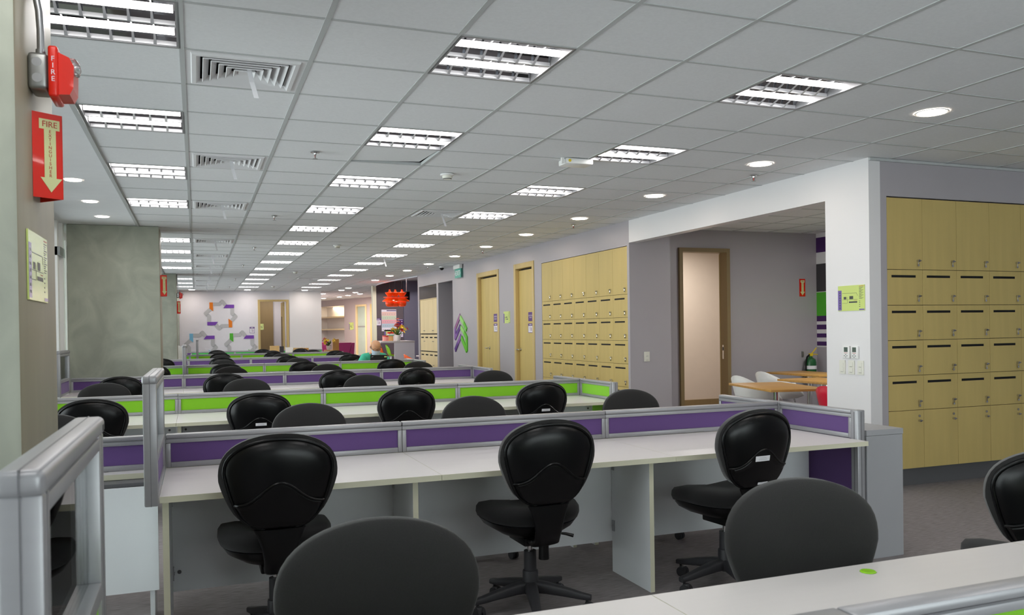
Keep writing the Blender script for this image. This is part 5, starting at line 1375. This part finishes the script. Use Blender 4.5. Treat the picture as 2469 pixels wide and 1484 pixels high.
# laptop
t = thing('laptop', 'black open laptop in front of the person, lid towards us', 'laptop', (3.02, 14.75, ZD))
bm = bmesh.new(); box(bm, 2.87, 3.17, 14.62, 14.84, 0.7235, 0.738, 0, 0.004); obj('keyboard_base', bm, 'laptop', t)
bm = bmesh.new(); prism(bm, [(14.622, 0.738), (14.60, 0.742), (14.535, 0.945), (14.548, 0.948)], lambda p: (2.87, p[0], p[1]), lambda p: (3.17, p[0], p[1])); ld = obj('lid', bm, 'laptop', t, smooth=False)
bm = bmesh.new(); prism(bm, [(14.546, 0.9015), (14.5388, 0.9235), (14.5378, 0.923), (14.545, 0.901)], lambda p: (3.115, p[0], p[1]), lambda p: (3.16, p[0], p[1])); s_ = obj('sticker', bm, 'planG', ld, smooth=False); s_['label'] = 'lime sticker'
bm = bmesh.new()
for dx, dz in ((0.0, 0.0), (0.014, 0.005)):
    prism(bm, [(2.888 + dx, 0.908 + dz), (2.905 + dx, 0.916 + dz), (2.905 + dx, 0.922 + dz), (2.888 + dx, 0.914 + dz)], lambda p: (p[0], 14.5355 + (0.945 - p[1]) * 0.318, p[1]), lambda p: (p[0], 14.5345 + (0.945 - p[1]) * 0.318, p[1]))
obj('lid_mark', bm, 'signW', ld, smooth=False)
# a worktop for that laptop on the far side of the row
desk('white desk behind the third lime-green screen under the laptop', 2.28, 3.54, 14.86, 14.227, 1, [3.43])

# person
def skin_mesh(name, verts, edges, radii, mt, parent, sub=2, root=0):
    me = bpy.data.meshes.new(name); me.from_pydata(verts, edges, []); me.update()
    o = bpy.data.objects.new(name, me); COL.objects.link(o); o.parent = parent
    md = o.modifiers.new('skin', 'SKIN')
    sv = me.skin_vertices[0].data
    for i, r in enumerate(radii): sv[i].radius = (r, r) if not isinstance(r, tuple) else r
    for i in range(len(verts)): sv[i].use_root = (i == root)
    md.use_smooth_shade = True
    s2 = o.modifiers.new('subdivide', 'SUBSURF'); s2.levels = sub; s2.render_levels = sub
    me.materials.append(M[mt])
    bpy.context.view_layer.update()
    dg = bpy.context.evaluated_depsgraph_get()
    m2 = bpy.data.meshes.new_from_object(o.evaluated_get(dg))
    o2 = bpy.data.objects.new(name, m2); COL.objects.link(o2); o2.parent = parent
    bpy.data.objects.remove(o); bpy.data.meshes.remove(me)
    m2.polygons.foreach_set('use_smooth', [True] * len(m2.polygons))
    if not m2.materials: m2.materials.append(M[mt])
    return o2
pr = thing('person', 'bald person in a teal shirt, glasses and face mask bending over a laptop', 'person', (3.09, 15.42, 0), local=True, rz=PI)
pr.scale = (1.13, 1.05, 1.0)
# local frame: +Y is where the person looks, x to their left hand is negative
def arm(s):
    return [(s * 0.17, 0.10, 0.86), (s * 0.235, 0.20, 0.70), (s * 0.245, 0.34, 0.735), (s * 0.15, 0.53, 0.765), (s * 0.11, 0.60, 0.765)]
V, E, Rr = [], [], []
def add(p, r, link=None):
    V.append(p); Rr.append(r)
    if link is not None: E.append((link, len(V) - 1))
    return len(V) - 1
pel = add((0, -0.06, 0.58), (0.15, 0.12)); w1 = add((0, -0.02, 0.66), (0.145, 0.105), pel); ch = add((0, 0.04, 0.80), (0.15, 0.105), w1); sh = add((0, 0.09, 0.90), (0.09, 0.08), ch)
nk = add((0, 0.14, 0.965), 0.055, sh); hd0 = add((0, 0.17, 1.0), 0.06, nk)
for s in (-1, 1):
    a = add((s * 0.15, 0.08, 0.885), 0.062, sh); b_ = add((s * 0.225, 0.17, 0.76), 0.052, a); c_ = add((s * 0.25, 0.26, 0.725 + 0.05), 0.043, b_); d_ = add((s * 0.18, 0.44, 0.775), 0.034, c_); e_ = add((s * 0.13, 0.56, 0.775), 0.027, d_)
    h_ = add((s * 0.12, 0.615, 0.772), 0.028, e_)
    for fi in range(4):
        fx = s * (0.085 + 0.022 * fi); q = add((fx, 0.655, 0.777), 0.0095, h_); q2 = add((fx, 0.685 + 0.008 * (fi in (1, 2)), 0.772), 0.0085, q); add((fx, 0.70 + 0.01 * (fi in (1, 2)), 0.757), 0.0075, q2)
    q = add((s * 0.085, 0.62, 0.768), 0.0105, h_); add((s * 0.068, 0.65, 0.757), 0.009, q)
    k0 = add((s * 0.10, -0.02, 0.575), 0.085, pel); k1 = add((s * 0.13, 0.20, 0.565), 0.075, k0); k2 = add((s * 0.14, 0.40, 0.545), 0.06, k1); k3 = add((s * 0.14, 0.41, 0.28), 0.05, k2); k4 = add((s * 0.14, 0.39, 0.09), 0.04, k3); k5 = add((s * 0.14, 0.44, 0.045), 0.04, k4); add((s * 0.15, 0.56, 0.035), 0.035, k5)
body = skin_mesh('body', V, E, Rr, 'skin', pr)
# head: lofted rings, tipped forward
bm = bmesh.new(); n = 28; rings = []
HP = [(-0.115, 0.045, 0.052, 0.055), (-0.095, 0.052, 0.062, 0.045), (-0.06, 0.062, 0.078, 0.02), (-0.02, 0.070, 0.088, 0.008), (0.02, 0.075, 0.096, 0.0), (0.055, 0.077, 0.098, -0.004), (0.085, 0.072, 0.092, -0.006), (0.11, 0.058, 0.076, -0.008), (0.125, 0.038, 0.05, -0.008), (0.132, 0.012, 0.016, -0.008)]
for z, a, b_, off in HP:
    ring = []
    for k in range(n):
        t_ = 2 * PI * k / n; x = a * math.cos(t_); y = off + b_ * math.sin(t_)
        if math.sin(t_) > 0.6 and -0.06 < z < 0.03: y += 0.014 * max(0, 1 - (math.cos(t_) / 0.28) ** 2) * (1 if z < 0.01 else 0.5)   # nose
        if math.sin(t_) > 0.5 and abs(z - 0.02) < 0.005: y -= 0.007 * max(0, 1 - ((abs(math.cos(t_)) - 0.42) / 0.2) ** 2)                # eye sockets
        ring.append(bm.verts.new((x, y, z)))
    if rings: bridge(bm, rings[-1], ring)
    rings.append(ring)
bm.faces.new(rings[0][::-1]); bm.faces.new(rings[-1])
for s in (-1, 1):   # ears
    pts_ = [(s * 0.073, -0.012, -0.03), (s * 0.082, -0.018, -0.005), (s * 0.084, -0.02, 0.018), (s * 0.075, -0.01, 0.03)]
    tube(bm, pts_, [0.007, 0.012, 0.014, 0.006], 8)
HM = Matrix.Translation((0, 0.245, 1.065)) @ Matrix.Rotation(math.radians(-28), 4, 'X')
bm.transform(HM)
hd = obj('head', bm, 'skin', pr, angle=80); hd.location = (0, 0, 0)
# cropped hair band round the sides and back
bm = bmesh.new(); rg = []
for z, a, b_, off in ((-0.045, 0.069, 0.086, 0.012), (-0.01, 0.0735, 0.0935, 0.003), (0.03, 0.0772, 0.099, -0.003), (0.05, 0.0778, 0.099, -0.005)):
    rg.append([bm.verts.new((a * 1.01 * math.cos(t_), off + b_ * 1.01 * math.sin(t_), z)) for t_ in [PI * 0.97 + (PI * 1.06) * k / 16 for k in range(17)]])
for p, q in zip(rg, rg[1:]):
    for k in range(16): bm.faces.new((p[k], p[k + 1], q[k + 1], q[k]))
bm.transform(HM); h_o = obj('hair', bm, 'stubble', pr, angle=80); h_o.location = (0, 0, 0)
bm = bmesh.new(); rg = []
for z, a, b_, off, y in ((-0.122, 0.056, 0.060, 0.055, 0), (-0.10, 0.064, 0.074, 0.045, 0), (-0.06, 0.066, 0.100, 0.018, 0), (-0.03, 0.072, 0.108, 0.008, 0), (-0.012, 0.073, 0.104, 0.006, 0)):
    rg.append([bm.verts.new((a * 1.09 * math.cos(t_), off + b_ * 1.04 * math.sin(t_), z)) for t_ in [PI * 0.10 + PI * 0.80 * k / 14 for k in range(15)]])
for p, q in zip(rg, rg[1:]):
    for k in range(14): bm.faces.new((p[k], p[k + 1], q[k + 1], q[k]))
for s in (-1, 1): tube(bm, [(s * 0.070, 0.045, -0.02), (s * 0.078, 0.0, 0.0), (s * 0.080, -0.02, 0.015)], 0.002, 5)
bm.transform(HM); mk = obj('face_mask', bm, 'mask', pr, angle=80); mk.location = (0, 0, 0)
bm = bmesh.new()
for s in (-1, 1):
    ring = [(s * 0.034 + 0.026 * math.cos(q), 0.106, 0.012 + 0.019 * math.sin(q)) for q in [2 * PI * k / 18 for k in range(19)]]; tube(bm, ring, 0.0022, 6)
    tube(bm, [(s * 0.060, 0.104, 0.018), (s * 0.078, 0.06, 0.02), (s * 0.082, -0.01, 0.016)], 0.002, 5)
tube(bm, [(-0.009, 0.108, 0.016), (0.009, 0.108, 0.016)], 0.002, 5)
bm.transform(HM); gl = obj('glasses', bm, 'shell', pr); gl.location = (0, 0, 0)
# shirt over torso and upper arms, trousers
V, E, Rr = [], [], []
p0 = add((0, -0.06, 0.56), (0.165, 0.125)); p1 = add((0, -0.02, 0.66), (0.165, 0.122), p0); p2 = add((0, 0.04, 0.80), (0.172, 0.125), p1); p3 = add((0, 0.085, 0.905), (0.11, 0.095), p2); add((0, 0.115, 0.945), 0.066, p3)
for s in (-1, 1):
    a = add((s * 0.155, 0.08, 0.885), 0.082, p3); b_ = add((s * 0.228, 0.165, 0.77), 0.072, a); c_ = add((s * 0.25, 0.26, 0.775), 0.060, b_); add((s * 0.225, 0.34, 0.778), 0.053, c_)
skin_mesh('shirt', V, E, Rr, 'shirt', pr)
V, E, Rr = [], [], []
p0 = add((0, -0.06, 0.57), (0.16, 0.125))
for s in (-1, 1):
    k0 = add((s * 0.10, -0.01, 0.575), 0.10, p0); k1 = add((s * 0.13, 0.20, 0.565), 0.09, k0); k2 = add((s * 0.14, 0.405, 0.545), 0.075, k1); k3 = add((s * 0.14, 0.41, 0.28), 0.066, k2); add((s * 0.14, 0.395, 0.11), 0.06, k3)
skin_mesh('trousers', V, E, Rr, 'trouser', pr)
bm = bmesh.new()
for s in (-1, 1): tube(bm, [(s * 0.055, 0.16, 0.955), (s * 0.05, 0.20, 0.90), (s * 0.02, 0.205, 0.82)], 0.007, 6)
ly = obj('lanyard', bm, 'lanyard', pr); ly.location = (0, 0, 0)

# ------------------------------------------------------------------ lights
w = bpy.data.worlds.new('sky'); S.world = w; w.use_nodes = True
nt = w.node_tree; bg = nt.nodes['Background']
bg.inputs['Color'].default_value = (0.95, 0.97, 1.0, 1); bg.inputs['Strength'].default_value = 3.0
def area(name, loc, size, power, col=(1, 1, 1), sy=None):
    l = bpy.data.lights.new(name, 'AREA'); l.energy = power; l.color = col; l.size = size; l.shape = 'RECTANGLE' if sy else 'SQUARE'
    if sy: l.size_y = sy
    o = bpy.data.objects.new(name, l); COL.objects.link(o); o.location = loc
    return o
area('store_room_lamp', (7.4, 11.2, CH - 0.02), 0.6, 22, (1.0, 0.95, 0.90))
area('pantry_fill', (7.6, 7.4, CH - 0.02), 0.6, 22, (1.0, 0.97, 0.94))  # added fill light hidden behind the lintel, lifts the dim pantry
area('lounge_fill', (5.0, 31.5, CH - 0.02), 0.8, 60, (1.0, 0.88, 0.74))  # added fill on top of the downlights, brightens the lounge walls
area('niche_lamp', wp(1.9, -0.26, 2.44), 0.25, 5, (1.0, 0.86, 0.66), 1.2)
area('bay_fill', (5.4, 22.6, 3.15), 0.5, 45, (1.0, 0.93, 0.9))  # added fill above the bay, brightens the posters and dark walls
area('hall_lamp', (2.4, 29.2, CH - 0.02), 0.6, 9, (1.0, 0.92, 0.86))

S.view_settings.view_transform = 'Standard'; S.view_settings.look = 'None'; S.view_settings.gamma = 1.0; S.view_settings.use_curve_mapping = False
S.view_settings.exposure = 1.0
S.cycles.use_denoising = True
try: S.cycles.denoiser = 'OPENIMAGEDENOISE'
except Exception: pass
S.cycles.max_bounces = 8; S.cycles.diffuse_bounces = 5; S.cycles.glossy_bounces = 4; S.cycles.transmission_bounces = 6; S.cycles.transparent_max_bounces = 8
S.cycles.caustics_reflective = False; S.cycles.caustics_refractive = False; S.cycles.blur_glossy = 0.5
S.cycles.sample_clamp_indirect = 6.0; S.cycles.use_light_tree = True
